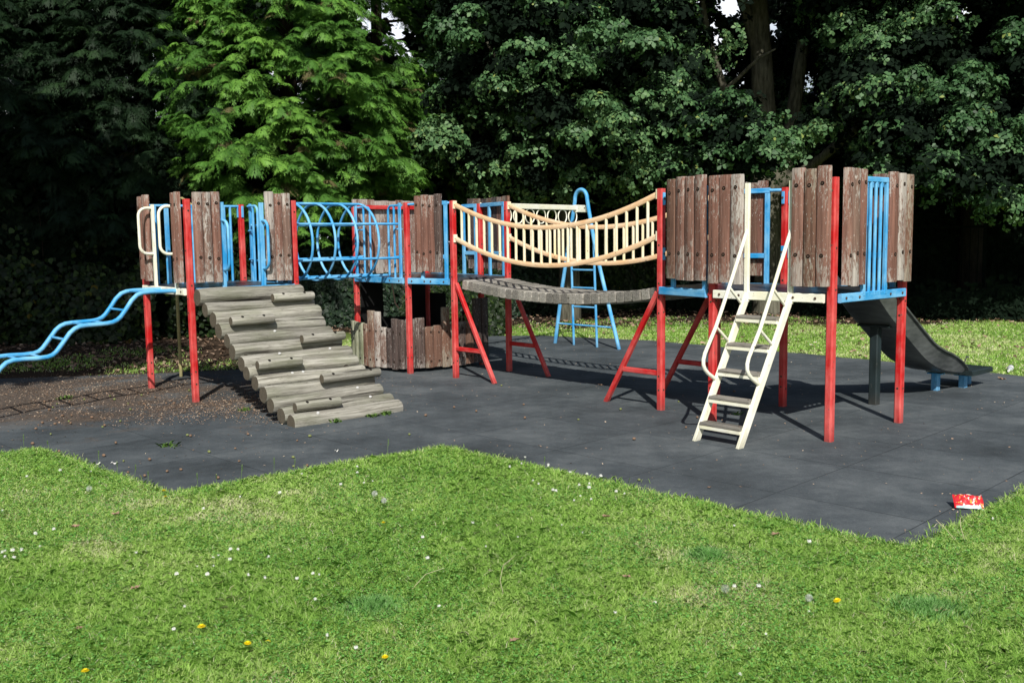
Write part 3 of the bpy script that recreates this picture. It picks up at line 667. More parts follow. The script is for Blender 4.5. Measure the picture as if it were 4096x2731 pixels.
for i in range(8):
    c = e0 + bdir * (.28 + .28 * i) - Z * (.0375 + .098); n = 24; b = MB()
    b.sweep([c + bdir * .115 * math.cos(2 * math.pi * k / n) + Z * .105 * math.sin(2 * math.pi * k / n) for k in range(n)], log_prof(.0095, 8), up=bdir.cross(Z), closed=True, cap=False); b.build('ring', CREAM, RG)

# ================================================================== GROUND
def grid_sheet(name, mat, x0, x1, y0, y1, z, kind='structure'):
    b = MB(); b.add([(x0, y0, z), (x1, y0, z), (x1, y1, z), (x0, y1, z)], [(0, 1, 2, 3)]); o = b.build(name, mat, None, kind, smooth=False); return o
grid_sheet('ground', GROUND, -250, 250, -150, 350, 0)
mat_poly = [(-9.5, 9.6), (-6.3, 6.35), (-4.02, 8.17), (-2.39, 6.64), (-.575, 8.03), (2.16, 5.23), (6.2, 9.1), (7.6, 10.2), (6.07, 11.6), (4.9, 13.25), (4.0, 14.25), (2.3, 16.1), (.5, 17.2), (-1.2, 17.3), (-2.7, 15.7), (-3.6, 13.2), (-5.6, 12.75), (-7.5, 12.5), (-9.5, 12.3)]
_rr = random.Random(9); _np = []
for _i, (_x0, _y0) in enumerate(mat_poly):
    _x1, _y1 = mat_poly[(_i + 1) % len(mat_poly)]; _n = max(1, int(math.hypot(_x1 - _x0, _y1 - _y0) / .22))
    for _k in range(_n):
        _a = 0 if _k == 0 else .028
        _np.append((_x0 + (_x1 - _x0) * _k / _n + _rr.uniform(-_a, _a), _y0 + (_y1 - _y0) * _k / _n + _rr.uniform(-_a, _a)))
mat_poly = _np
def jitter_poly(poly, step=.12, amp=.02, seed=3):
    rr = random.Random(seed); out = []
    for i, (x0, y0) in enumerate(poly):
        x1, y1 = poly[(i + 1) % len(poly)]; L = math.hypot(x1 - x0, y1 - y0); n = max(1, int(L / step))
        for k in range(n):
            t = k / n; out.append((x0 + (x1 - x0) * t + rr.uniform(-amp, amp), y0 + (y1 - y0) * t + rr.uniform(-amp, amp)))
    return out
b = MB(); jp = jitter_poly(mat_poly); b.add([(x, y, .005) for x, y in jp], [list(range(len(jp)))]); b.build('rubber_matting', MAT, None, 'structure', smooth=False)
def in_poly(x, y, poly):
    c = np.zeros(len(x), bool); n = len(poly)
    for i in range(n):
        x0, y0 = poly[i]; x1, y1 = poly[(i + 1) % n]
        if y0 == y1: continue
        k = ((y0 > y) != (y1 > y)) & (x < (x1 - x0) * (y - y0) / (y1 - y0) + x0); c ^= k
    return c

def vnoise(x, y, sc, seed=0):
    r = np.random.default_rng(seed); T = r.random((64, 64)); fx = x * sc + 100; fy = y * sc + 100
    ix = np.floor(fx).astype(int); iy = np.floor(fy).astype(int); tx = fx - ix; ty = fy - iy; tx = tx * tx * (3 - 2 * tx); ty = ty * ty * (3 - 2 * ty)
    g = lambda a, b_: T[a % 64, b_ % 64]
    return (g(ix, iy) * (1 - tx) + g(ix + 1, iy) * tx) * (1 - ty) + (g(ix, iy + 1) * (1 - tx) + g(ix + 1, iy + 1) * tx) * ty
TUFTS = [(-.67, 4.48, .30), (1.03, 5.16, .19), (1.90, 4.36, .34)]
def blades(x, y, h, w, bend, rnd, name, mat, label=None, cat=None):
    n = len(x); th = RNG.uniform(0, 2 * np.pi, n); ph = RNG.uniform(0, 2 * np.pi, n)
    dx, dy = np.cos(th), np.sin(th); sx_, sy_ = np.cos(ph) * w / 2, np.sin(ph) * w / 2
    z0 = np.zeros(n); b1 = bend * h
    p = np.stack([np.stack([x - sx_, y - sy_, z0], 1), np.stack([x + sx_, y + sy_, z0], 1),
                  np.stack([x + dx * b1 * .4 + sx_ * .7, y + dy * b1 * .4 + sy_ * .7, h * .6], 1),
                  np.stack([x + dx * b1, y + dy * b1, h * (1 - .25 * bend)], 1),
                  np.stack([x + dx * b1 * .4 - sx_ * .7, y + dy * b1 * .4 - sy_ * .7, h * .6], 1)], 1)
    return np_mesh(name, p.reshape(-1, 3), 5, mat, None, rnd, kind='stuff')
# near lawn
def scatter(n, x0, x1, y0, y1, dens=None):
    x = RNG.uniform(x0, x1, n); y = RNG.uniform(y0, y1, n)
    vis = np.abs(x) < .60 * y + .5
    k = vis & ~in_poly(x + RNG.normal(0, .02, n), y + RNG.normal(0, .02, n), mat_poly)
    return x[k], y[k]
x, y = scatter(1700000, -5.4, 5.4, 3.2, 9.2)
keep = RNG.random(len(x)) < np.clip((5.2 / y) ** 1.6, .2, 1); x, y = x[keep], y[keep]
pn = vnoise(x, y, 1.1, 1) * .45 + vnoise(x, y, 3.3, 2) * .35 + vnoise(x, y, 9, 3) * .2
keep = RNG.random(len(x)) < np.clip(.45 + pn * 1.1, .25, 1); x, y, pn = x[keep], y[keep], pn[keep]
h = RNG.uniform(.016, .042, len(x)) * (.7 + pn * .7); h *= 1 + .4 * (RNG.random(len(x)) < .02)
rnd = np.clip(.56 - (pn - .5) * .75 + RNG.normal(0, .15, len(x)), 0, .9)
dead = RNG.random(len(x)) < .045 + 2.6 * np.clip(.335 - pn, 0, .3); rnd[dead] = RNG.uniform(.86, 1, dead.sum())
wid = RNG.uniform(.0018, .0042, len(x)) * np.clip(y / 5, .9, 1.7)
blades(x, y, h, wid, RNG.uniform(.5, 1.7, len(x)), rnd, 'grass', GRASSM)
# rough fringe along the matting edge, longer seeding blades
ed = np.array(jitter_poly(mat_poly, .012, .0, 5)); ed = ed[:, :2]; k = np.repeat(ed, 7, 0) + RNG.normal(0, 1, (len(ed) * 7, 2)) * (.018 + .05 * vnoise(np.repeat(ed, 7, 0)[:, 0], np.repeat(ed, 7, 0)[:, 1], 3.3, 61) ** 2)[:, None]
k = k[k[:, 1] < 9.6]
blades(k[:, 0], k[:, 1], RNG.uniform(.02, .055, len(k)), RNG.uniform(.004, .007, len(k)), RNG.uniform(.3, 1.2, len(k)), RNG.uniform(.1, .9, len(k)) ** .8, 'edge_grass', GRASSM)
# clover and broad weeds
x, y = scatter(240000, -5.2, 5.2, 3.3, 9.0); cn = vnoise(x, y, 1.7, 8) * .6 + vnoise(x, y, 5, 9) * .4 + .10 * (x < -1.6) * (y > 5.2)
keep = (cn > .50) & (RNG.random(len(x)) < np.clip((5 / y) ** 1.5, .15, 1)); x, y = x[keep], y[keep]; n = len(x)
ang = RNG.uniform(0, 6.28, n); r0 = RNG.uniform(.005, .0095, n); zz = RNG.uniform(.015, .034, n); q = []
for (cx_, cy_) in ((-.75, 0), (0, -.55), (.75, 0), (.55, .6), (-.55, .6)):
    q.append(np.stack([x + r0 * (cx_ * np.cos(ang) - cy_ * np.sin(ang)), y + r0 * (cx_ * np.sin(ang) + cy_ * np.cos(ang)), zz + RNG.normal(0, .0022, n)], 1))
np_mesh('clover', np.stack(q, 1).reshape(-1, 3), 5, CLOVM, None, RNG.random(n), kind='stuff')
# far lawn
n = 520000; x = RNG.uniform(-13, 14, n); y = RNG.uniform(9, 23, n)
k = (np.abs(x) < .58 * y + .6) & ~in_poly(x, y, mat_poly); x, y = x[k], y[k]
pn = vnoise(x, y, .7, 4) * .5 + vnoise(x, y, 2.6, 5) * .5
earthy = np.clip((-x - 2.6) * .5, 0, 9) * (y > 11)
k = RNG.random(len(x)) < np.where(x < -2.8, np.clip(1.2 - np.abs(y - 13.9) * .75 + (pn - .5) * 2.6, 0, 1) * .42, np.clip(1.0 - (y - 16.9) * .34 + (pn - .5) * 1.8, 0.01, 1)); x, y, pn = x[k], y[k], pn[k]
dead = RNG.random(len(x)) < .10; rnd = np.clip(.58 - (pn - .5) + RNG.normal(0, .18, len(x)), 0, .9); rnd[dead] = RNG.uniform(.88, 1, dead.sum())
blades(x, y, RNG.uniform(.02, .05, len(x)), RNG.uniform(.009, .016, len(x)), RNG.uniform(.3, 1.3, len(x)), rnd, 'grass', GRASSM)
# individual coarse tufts
for i, (tx, ty, tr) in enumerate(TUFTS):
    n = int(1700 * tr / .25); r = np.abs(RNG.normal(0, tr * .5, n)); a = RNG.uniform(0, 6.28, n)
    o = blades(tx + r * np.cos(a), ty + r * np.sin(a) * .8, RNG.uniform(.04, .085, n) * np.clip(1 - r / (tr * 1.6), .3, 1), RNG.uniform(.0025, .004, n), RNG.uniform(.2, .9, n), RNG.random(n), 'grass_tuft', TUFTM)
    del o['kind']; tag(o, 'coarse bluish green grass tuft standing above the mown lawn', 'grass tuft', 'coarse tufts in the near lawn')
# chips and dead leaves strewn on the left
def chips(n, fx, fy, s0, s1, z, name, mats, rnd):
    x, y = fx, fy; ang = RNG.uniform(0, 6.28, n); L = RNG.uniform(s0, s1, n); W = L * RNG.uniform(.25, .8, n); q = []
    for cx_, cy_ in ((-.5, -.3), (.5, -.5), (.5, .35), (-.35, .5)):
        q.append(np.stack([x + L * cx_ * np.cos(ang) - W * cy_ * np.sin(ang), y + L * cx_ * np.sin(ang) + W * cy_ * np.cos(ang), z + RNG.uniform(0, s1 * .5, n)], 1))
    return np_mesh(name, np.stack(q, 1).reshape(-1, 3), 4, mats, None, rnd, kind='stuff')
CHIP = NT('dry_chips'); CHIP.color(CHIP.ramp(CHIP.attr('rnd', 'Fac'), [(0, (.05, .03, .018)), (.4, (.19, .125, .08)), (.75, (.40, .28, .20)), (1, (.58, .48, .36))])); CHIP.rough(.8); CHIP.spec(.2); CHIP = CHIP.m
n = 36000; x = np.concatenate([RNG.normal(-5.0, 1.6, n // 2), RNG.normal(-2.75, .55, n // 6), RNG.uniform(-8, -1, n - n // 2 - n // 6)])
y = np.concatenate([RNG.normal(10.9, 1.05, n // 2), RNG.normal(10.0, .7, n // 6), RNG.uniform(7.2, 13.5, n - n // 2 - n // 6)])
k = (np.abs(x) < .6 * y) & (y > 7.2) & (in_poly(x, y, mat_poly) | (y > 11)) & ((vnoise(x, y, 1.4, 21) * .7 + vnoise(x, y, 4, 22) * .3 + RNG.normal(0, .16, len(x)) > .47) | (RNG.random(len(x)) < .12)) & ((x < -1.6) | (RNG.random(len(x)) < .1)); x, y = x[k], y[k]
k = (y > 9.2) | (RNG.random(len(x)) < .10); x, y = x[k], y[k]
chips(len(x), x, y, .005, .018, .007, 'leaf_litter', CHIP, RNG.random(len(x)))
n = 16000; x = RNG.uniform(-12, 12, n); y = RNG.uniform(13, 24, n); k = (np.abs(x) < .6 * y) & ~in_poly(x, y, mat_poly) & ((RNG.random(n) < .12) | ((y > 18.3) & (RNG.random(n) < .6)) | (x < -3)); x, y = x[k], y[k]
chips(len(x), x, y, .03, .09, .02, 'leaf_litter', CHIP, RNG.random(len(x)) * .8)
x = RNG.uniform(-2.5, 7, 1500); y = RNG.uniform(5.3, 16.5, 1500); k = in_poly(x, y, mat_poly); chips(k.sum(), x[k], y[k], .004, .018, .007, 'leaf_litter', CHIP, .5 + .5 * RNG.random(k.sum()))

# ================================================================== FOLIAGE
def rot_frames(nrm, spin):
    """orthonormal frames (n,3,3): rows = x,y,z axes with z along nrm"""
    nrm = nrm / np.linalg.norm(nrm, axis=1, keepdims=True); ref = np.where(np.abs(nrm[:, 2:3]) < .9, np.array([[0, 0, 1.]]), np.array([[1., 0, 0]]))
    xa = np.cross(ref, nrm); xa /= np.linalg.norm(xa, axis=1, keepdims=True); ya = np.cross(nrm, xa)
    c, s_ = np.cos(spin)[:, None], np.sin(spin)[:, None]
    return np.stack([xa * c + ya * s_, -xa * s_ + ya * c, nrm], 1)
def oak_rosette(nl=6, k=7, seed=0, L=1.0):
    r = np.random.default_rng(seed); out = []
    for i in range(nl):
        a = 2 * np.pi * i / nl + r.normal(0, .35); tilt = r.uniform(.15, .75); Ls = L * r.uniform(.75, 1.15); W = Ls * .30
        pts = [(.12, -.25 * W), (.42, -.55 * W / 1), (.55, -.95 * W), (.78 * 1, -.8 * W), (1.0, 0), (.78, .8 * W), (.55, .95 * W), (.42, .55 * W), (.12, .25 * W)]
        q = []
        for u, w in pts:
            u = u * Ls; z = u * math.tan(tilt) * .5 - .35 * u * u / Ls + abs(w) * .5
            q.append((u * math.cos(a) - w * math.sin(a), u * math.sin(a) + w * math.cos(a), z))
        out.append(q)
    return np.array(out)     # (nl,9,3)
ROS = [oak_rosette(6, seed=s_) for s_ in range(6)]
def bake(template_list, pos, nrm, size, spin):
    """place templates (nl,k,3) at each position -> verts"""
    F = rot_frames(nrm, spin); outs = []; idx = RNG.integers(0, len(template_list), len(pos))
    for t in range(len(template_list)):
        m_ = idx == t
        if not m_.any(): continue
        T = template_list[t]; nl, k, _ = T.shape
        w = np.einsum('pj,nji->npi', T.reshape(-1, 3), F[m_]) * size[m_][:, None, None] + pos[m_][:, None, :]
        outs.append(w.reshape(-1, 3))
    return np.concatenate(outs)
def sphere_dirs(n):
    d = RNG.normal(0, 1, (n, 3)); return d / np.linalg.norm(d, axis=1, keepdims=True)
def crown_clumps(blobs, per_m2=1.0, clump=(.35, .7), facing=None):
    """blobs: (cx,cy,cz,rx,ry,rz). returns clump centres + radii spread over the blob surfaces"""
    C = []; R = []
    for (cx_, cy_, cz_, rx, ry, rz) in blobs:
        area = 4 * math.pi * ((rx * ry + rx * rz + ry * rz) / 3); n = max(6, int(area * per_m2)); d = sphere_dirs(n)
        f = RNG.uniform(.72, 1.05, n)[:, None]
        C.append(np.array([cx_, cy_, cz_]) + d * f * np.array([rx, ry, rz])); R.append(RNG.uniform(clump[0], clump[1], n))
    return np.concatenate(C), np.concatenate(R)
def leafy(C, R, per, size, flat_=.75, keepf=None, up=.45):
    """rosettes on the shells of clumps"""
    n = len(C) * per; ci = np.repeat(np.arange(len(C)), per); d = sphere_dirs(n); d[:, 2] = np.abs(d[:, 2]) * np.where(RNG.random(n) < .82, 1, -1)
    d /= np.linalg.norm(d, axis=1, keepdims=True)
    rr = R[ci] * RNG.uniform(.45, 1.08, n) ** .6
    pos = C[ci] + d * rr[:, None] * np.array([1, 1, flat_])
    nr = d + RNG.normal(0, .45, (n, 3)); nr[:, 2] += up
    if keepf is not None:
        k = keepf(pos); pos, nr = pos[k], nr[k]
    return pos, nr, RNG.uniform(size[0], size[1], len(pos)), RNG.uniform(0, 6.28, len(pos))
def holes_ok(holes):
    """sky gaps: thin the leaves round given lines of growth (x/y slope, z/y slope, radius)"""
    def f(pos):
        k = np.ones(len(pos), bool)
        for sx_, sz_, r in holes:
            dx = pos[:, 0] / pos[:, 1] - sx_; dz = (pos[:, 2] - 1.74) / pos[:, 1] - sz_
            wob = .35 * np.sin(pos[:, 0] * 5.1 + pos[:, 2] * 7.3) + .3 * np.sin(pos[:, 0] * 13 + pos[:, 2] * 11)
            k &= ~(np.hypot(dx, dz) < r * (1 + wob))
        return k
    return f
def limb(b, pts, radii, seg=10):
    b.sweep(pts, log_prof(1, seg), scales=radii, up=V((.3, 1, .1)))
def tree(name, label, cat, base, blobs, trunk, mat, per_m2, per, size, clump=(.35, .7), barkm=BARK, keepf=None, flat_=.75, group=None, inner=False):
    t = thing(name, base, label, cat, group)
    tb_ = MB()
    for pts, rad in trunk: limb(tb_, pts, rad)
    tb_.build('trunk', barkm, t)
    C, R = crown_clumps(blobs, per_m2, clump); pos, nr, sz, sp = leafy(C, R, per, size, flat_, keepf)
    w = bake(ROS, pos, nr, sz, sp); nf = len(w) // 9
    rn = np.clip(RNG.beta(2.2, 2.2, nf) * .8 + .1 + .65 * (vnoise(w[::9, 0] + 7, w[::9, 2], .55, 31) - .5), 0, .96); rn[RNG.random(nf) < .012] = 1.
    np_mesh('crown', w, 9, mat, t, rn, orig=base)
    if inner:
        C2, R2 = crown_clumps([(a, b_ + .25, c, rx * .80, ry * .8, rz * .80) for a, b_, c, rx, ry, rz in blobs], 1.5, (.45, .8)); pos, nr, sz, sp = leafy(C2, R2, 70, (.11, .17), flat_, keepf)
        w = bake(ROS, pos, nr, sz, sp); np_mesh('inner_leaves', w, 9, DEEPM, t, RNG.random(len(w) // 9) * .9, orig=base)  # shade inside the crown put into the colour of these leaves
    return t
# gaps where sky shows through (slopes seen by anyone standing in front of the trees)
GAPS = [(-0.135, 0.215, 0.018), (-0.108, 0.203, 0.021), (-0.127, 0.235, 0.015), (0.216, 0.222, 0.03), (0.2, 0.205, 0.018), (0.232, 0.235, 0.021), (0.196, 0.238, 0.024), (-0.095, 0.175, 0.0105), (0.258, 0.2, 0.012), (0.075, 0.243, 0.015), (0.44, 0.205, 0.015), (0.425, 0.232, 0.018), (0.465, 0.185, 0.018), (0.33, 0.245, 0.0105), (0.3, 0.142, 0.015), (0.125, 0.236, 0.009), (-0.122, 0.19, 0.012), (0.205, 0.19, 0.012), (0.452, 0.215, 0.014)]
gf = holes_ok(GAPS)
TRUNKWIN = [(.30, .16, .018), (.245, .20, .016), (.262, .19, .030), (.258, .222, .028), (.262, .205, .020), (.255, .165, .020), (.258, .235, .022), (.262, .13, .016), (.275, .185, .015)]
gw = holes_ok(GAPS + TRUNKWIN)
tree('oak_tree', 'broad oak with dusty green lobed leaves drooping behind the bridge', 'oak tree', (1.2, 20.2, 0),
     [(.2, 18.6, 5.2, 1.7, 1.5, 1.7), (1.5, 18.2, 4.3, 1.5, 1.3, 1.3), (2.3, 18.8, 3.3, 1.4, 1.1, .9), (-.5, 19.2, 3.6, 1.2, 1.2, 1.0), (1.0, 18.9, 3.0, 1.2, .9, .6), (2.6, 19.4, 5.3, 1.3, 1.3, 1.4), (.4, 20.2, 7.6, 2.6, 2.2, 1.9), (3.0, 20.6, 7.7, 1.6, 1.8, 1.7), (.4, 21.2, 4.4, 2.3, 1.5, 2.1)],
     [([(1.2, 20.4, -.1), (1.2, 20.4, 1.5), (1.1, 20.3, 3.5), (1.0, 20.1, 6)], [.26, .2, .17, .1]), ([(1.15, 20.3, 2.6), (2.2, 19.8, 3.4), (3.0, 19.4, 4.4)], [.1, .07, .03]), ([(1.1, 20.3, 3.2), (.2, 19.6, 4.4), (-.4, 19.2, 5.4)], [.1, .06, .03])],
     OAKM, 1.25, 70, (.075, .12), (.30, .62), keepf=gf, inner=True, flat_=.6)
tree('oak_tree', 'large oak with a thick forked grey trunk showing through its leaves', 'oak tree', (5.55, 21.3, 0),
     [(3.7, 18.3, 3.55, 1.25, 1.0, .75), (3.2, 18.6, 2.9, .9, .8, .45), (4.5, 18.4, 3.1, .8, .8, .40), (5.0, 23.6, 4.4, 3.4, 1.1, 3.3), (6.6, 20.4, 6.4, 1.5, 1.6, 1.5), (7.0, 19.6, 5.1, 1.0, 1.1, .9), (4.1, 19.8, 6.2, .7, 1.2, 1.0), (5.4, 19.6, 9.2, 3.2, 2.4, 1.3)],
     [([(5.6, 21.3, -.1), (5.58, 21.3, .8), (5.5, 21.3, 2.2), (5.42, 21.2, 3.2), (5.38, 21.2, 4.3), (5.30, 21.2, 5.6), (5.15, 21.3, 8.5)], [.42, .33, .29, .26, .25, .22, .13]),
      ([(5.5, 21.3, 2.2), (5.85, 21.2, 3.2), (6.0, 21.1, 4.4), (6.15, 21.1, 5.6), (6.5, 21.2, 7.6)], [.2, .16, .15, .13, .08]),
      ([(5.55, 21.3, 3.0), (5.1, 21.0, 3.9), (4.55, 20.8, 4.4), (4.1, 20.6, 5.6), (3.8, 20.4, 7)], [.13, .10, .09, .07, .04]),
      ([(5.5, 21.3, 2.6), (6.3, 20.9, 3.1), (7.3, 20.4, 4.0), (8.0, 20.0, 5.2)], [.14, .11, .08, .04]),
      ([(4.4, 20.8, 4.6), (5.0, 20.2, 5.2), (5.3, 20.0, 5.35)], [.05, .035, .02]), ([(5.35, 21.2, 5.2), (5.0, 21.2, 6.3), (4.5, 21.2, 7.6)], [.16, .12, .06])],
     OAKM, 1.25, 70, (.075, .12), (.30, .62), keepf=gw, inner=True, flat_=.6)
tree('oak_tree', 'oak spreading low dusty leaves over the dark fence on the right', 'oak tree', (9.8, 21.0, 0),
     [(6.6, 18.2, 3.9, 1.0, .9, .8), (7.5, 17.8, 3.3, 1.2, 1.0, .9), (8.3, 17.9, 2.9, 1.3, .9, .7), (8.8, 17.3, 2.55, 1.2, .6, .5), (7.2, 17.6, 2.7, .9, .6, .45), (10.4, 17.0, 2.6, 1.1, .7, .6), (7.6, 18.6, 4.6, 1.4, 1.2, 1.0), (9.2, 18.0, 4.0, 1.3, 1.2, 1.0), (9.9, 18.3, 5.6, 1.5, 1.5, 1.2), (8.2, 19.2, 6.2, 1.6, 1.6, 1.2), (9.0, 20.5, 8.0, 2.8, 2.2, 1.6), (8.6, 18.6, 7.6, 2.4, 1.6, 1.2), (6.2, 18.6, 7.4, 1.6, 1.4, 1.0), (11.5, 17.6, 6.2, 2.2, 1.6, 1.6), (10.2, 17.4, 3.2, 1.2, 1.0, .8), (8.4, 22, 4.6, 2.6, 1.3, 2.4), (11.3, 19.5, 5.0, 1.6, 2, 2)],
     [([(9.8, 21, -.1), (9.8, 21, 2), (9.7, 20.8, 4.5), (9.5, 20.5, 7)], [.3, .25, .2, .1]), ([(9.75, 20.9, 2.3), (8.9, 19.6, 3.2), (8, 18.6, 3.6)], [.12, .08, .03])],
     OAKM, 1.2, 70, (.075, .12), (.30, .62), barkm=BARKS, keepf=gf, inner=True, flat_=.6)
# dark wood behind: several trees, each its own
BACK = [(-1.0, 26.0, 'dark_tree'), (2.6, 27.0, 'dark_tree'), (6.2, 26.4, 'dark_tree'), (9.8, 26.0, 'dark_tree'), (13.6, 25.0, 'dark_tree'), (-4.5, 26.0, 'dark_tree'), (17.0, 26.0, 'dark_tree'), (-8.3, 25.5, 'dark_tree'), (-12.2, 25.0, 'dark_tree'), (-15.8, 24.0, 'dark_tree')]
BL = ['shaded tree closing the gap behind the bright cypress', 'shaded tree rising behind the oak with drooping leaves', 'shaded tree behind the forked oak trunk', 'shaded tree behind the oak over the fence', 'shaded tree beyond the right end of the fence', 'shaded tree hidden deep behind the cypress', 'outermost shaded tree beyond the fence on the right', 'shaded tree behind the dark cypress at the left', 'shaded tree behind the far left cypress', 'outermost shaded tree behind the ivy hedge']
gb = holes_ok(GAPS)
for (bx, by, nm), lb in zip(BACK, BL):
    tree(nm, lb, 'tree', (bx, by, 0), [(bx, by, 5.2, 2.6, 1.6, 3.6), (bx + .6, by - .4, 8.2, 2.4, 1.6, 2.0), (bx - .7, by - .3, 2.4, 2.4, 1.3, 2.2)],
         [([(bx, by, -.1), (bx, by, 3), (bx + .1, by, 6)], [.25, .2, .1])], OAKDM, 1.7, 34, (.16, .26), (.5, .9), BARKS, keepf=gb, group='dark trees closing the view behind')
# sunlit pale foliage glimpsed beyond the wood
for bx, by, bz_, r, lb in ((8.9, 30, 4.6, 1.6, 'pale sunlit shrub glimpsed through the forked oak'), (13.6, 30, 7.2, 1.6, 'pale sunlit tree top glimpsed at the upper right')):
    tree('pale_tree', lb, 'tree', (bx, by, 0), [(bx, by, bz_, r, 1.2, r)], [([(bx, by, -.1), (bx, by, bz_)], [.15, .08])], PALEM, 1.8, 26, (.12, .2), (.4, .7))

# cypress fans
def cypress_fan(seed, shoots=13, leaf=6):
    """flat feathery spray: axis along +x, drooping at the tips"""
    r = np.random.default_rng(seed); tris = []
    for i in range(shoots):
        u = .08 + .92 * i / (shoots - 1); L = .44 * (1 - u) ** .6 * (.6 + .7 * min(1, u * 3)) + .05
        L0 = L
        for sg in (-1, 1):
            L = L0 * r.uniform(.45, 1.25); a = math.radians(r.uniform(28, 66)) * sg
            for k in range(leaf):
                s_ = (k + .6) / leaf; px_ = u + math.cos(a) * s_ * L; py_ = math.sin(a) * s_ * L
                for q in (-1, 1):
                    la = a + q * math.radians(r.uniform(25, 50)); ll = .125 * (1 - .45 * s_) * r.uniform(.7, 1.2); wd = .024
                    dx_, dy_ = math.cos(la), math.sin(la)
                    P0 = (px_ - dy_ * wd * .5, py_ + dx_ * wd * .5); P1 = (px_ + dy_ * wd * .5, py_ - dx_ * wd * .5); P2 = (px_ + dx_ * ll, py_ + dy_ * ll)
                    tri = []
                    for (X, Y) in (P0, P1, P2):
                        Zv = -.30 * X * X - .75 * (Y ** 2) * (1 + X) - .10 * abs(Y) + .06 * math.sin(X * 9 + seed) * X
                        tri.append((X, Y, Zv))
                    tri[2] = (tri[2][0], tri[2][1], tri[2][2] - r.uniform(0, .035))
                    tris.append(tri)
    return np.array(tris)
FANS = [cypress_fan(s_) for s_ in range(9)]
def cypress(name, label, base, r_low, zlo, height, n, mat, front=True, seed=1, tiers=None, size=(.26, .62), group=None, keepf=None, browns=.035, az_mid=-math.pi / 2, az_w=1.9):
    t = thing(name, base, label, 'cypress tree', group); bx, by, _ = base
    tb_ = MB(); limb(tb_, [(bx, by, -.1), (bx, by, height * .4), (bx, by, height * .92)], [.24, .16, .03]); 
    r = np.random.default_rng(seed)
    zs = zlo + (height - zlo) * (r.random(n) ** 1.15); az = az_mid + r.uniform(-az_w, az_w, n)
    lay = .34; zs = np.round(zs / lay) * lay + r.normal(0, .06, n) + .22 * np.sin(az * 7 + np.round(zs / lay) * 2.1)
    prof_r = r_low * np.clip(1 - (zs / height) ** 1.6, .03, 1) * (1 + .16 * np.sin(az * 5 + zs * 1.3) + .10 * np.sin(az * 11 + zs * 2.7))
    prof_r = prof_r * np.where(zs < zlo + .8, .82, 1)
    dep = r.uniform(.55, 1.0, n) ** .6; rr = prof_r * dep
    sz = r.uniform(size[0], size[1], n)
    out = np.stack([np.cos(az), np.sin(az), np.zeros(n)], 1)
    yaw = az + r.normal(0, .42, n); pitch_ = r.normal(-.08, .17, n)
    X = np.stack([np.cos(yaw) * np.cos(pitch_), np.sin(yaw) * np.cos(pitch_), np.sin(pitch_)], 1)
    Yv = np.cross(np.array([0, 0, 1.]), X); Yv /= np.linalg.norm(Yv, axis=1, keepdims=True); rollv = r.normal(0, .26, n)[:, None]
    Zv = np.cross(X, Yv); Yr = Yv * np.cos(rollv) + Zv * np.sin(rollv); Zr = np.cross(X, Yr)
    F = np.stack([X, Yr, Zr], 1); pos = np.array([bx, by, 0]) + out * (rr - sz * .55)[:, None]; pos[:, 2] = zs
    if keepf is not None:
        k = keepf(pos); pos, F, sz = pos[k], F[k], sz[k]
    outs = []; ri = []
    idx = r.integers(0, len(FANS), len(pos))
    for k in range(len(FANS)):
        m_ = idx == k; T = FANS[k]
        outs.append((np.einsum('pj,nji->npi', T.reshape(-1, 3), F[m_]) * sz[m_][:, None, None] + pos[m_][:, None, :]).reshape(-1, 3))
        base_r = r.beta(3, 3, m_.sum()) * .8; tip = np.linalg.norm(T.mean(1)[:, :2], axis=1); tip = tip / tip.max()
        base_r = base_r * (.55 + .9 * vnoise(pos[m_][:, 0] * 1. + 9, pos[m_][:, 2], 1.1, 77)); rv = np.clip(base_r[:, None] * .75 + tip[None, :] * .34 + r.normal(0, .07, (m_.sum(), len(T))), 0, .9)
        rv[r.random(m_.sum()) < browns] = 1.; ri.append(rv.ravel())
    np_mesh('crown', np.concatenate(outs), 3, mat, t, np.concatenate(ri), orig=base)
    # bare limbs reaching into the fans
    for _ in range(26):
        a = az_mid + r.uniform(-az_w, az_w); z = r.uniform(zlo, height * .6); L = r_low * .6
        limb(tb_, [(bx, by, z), (bx + math.cos(a) * L * .6, by + math.sin(a) * L * .6, z + .05), (bx + math.cos(a) * L, by + math.sin(a) * L, z - .1)], [.035, .022, .01], 6)
    tb_.build('trunk', BARKD, t)
    return t
gc_ = holes_ok(GAPS[:3])
cypress('cypress_tree', 'bright green cypress with layered drooping sprays in full sun', (-4.4, 20.1, 0), 3.0, 2.15, 13.5, 6600, CONM, seed=3, keepf=gc_)
cypress('cypress_tree', 'second sunlit cypress set back, between the bright cypress and the oaks', (-3.0, 23.2, 0), 2.6, 1.8, 12.5, 2600, CONM, seed=8, keepf=gc_)
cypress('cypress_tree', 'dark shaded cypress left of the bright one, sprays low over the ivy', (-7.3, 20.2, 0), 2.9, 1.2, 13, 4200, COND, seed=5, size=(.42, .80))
cypress('cypress_tree', 'dark shaded cypress at the far left edge above the ivy hedge', (-10.2, 19.6, 0), 2.8, 1.0, 12, 3600, COND, seed=6, size=(.42, .80))
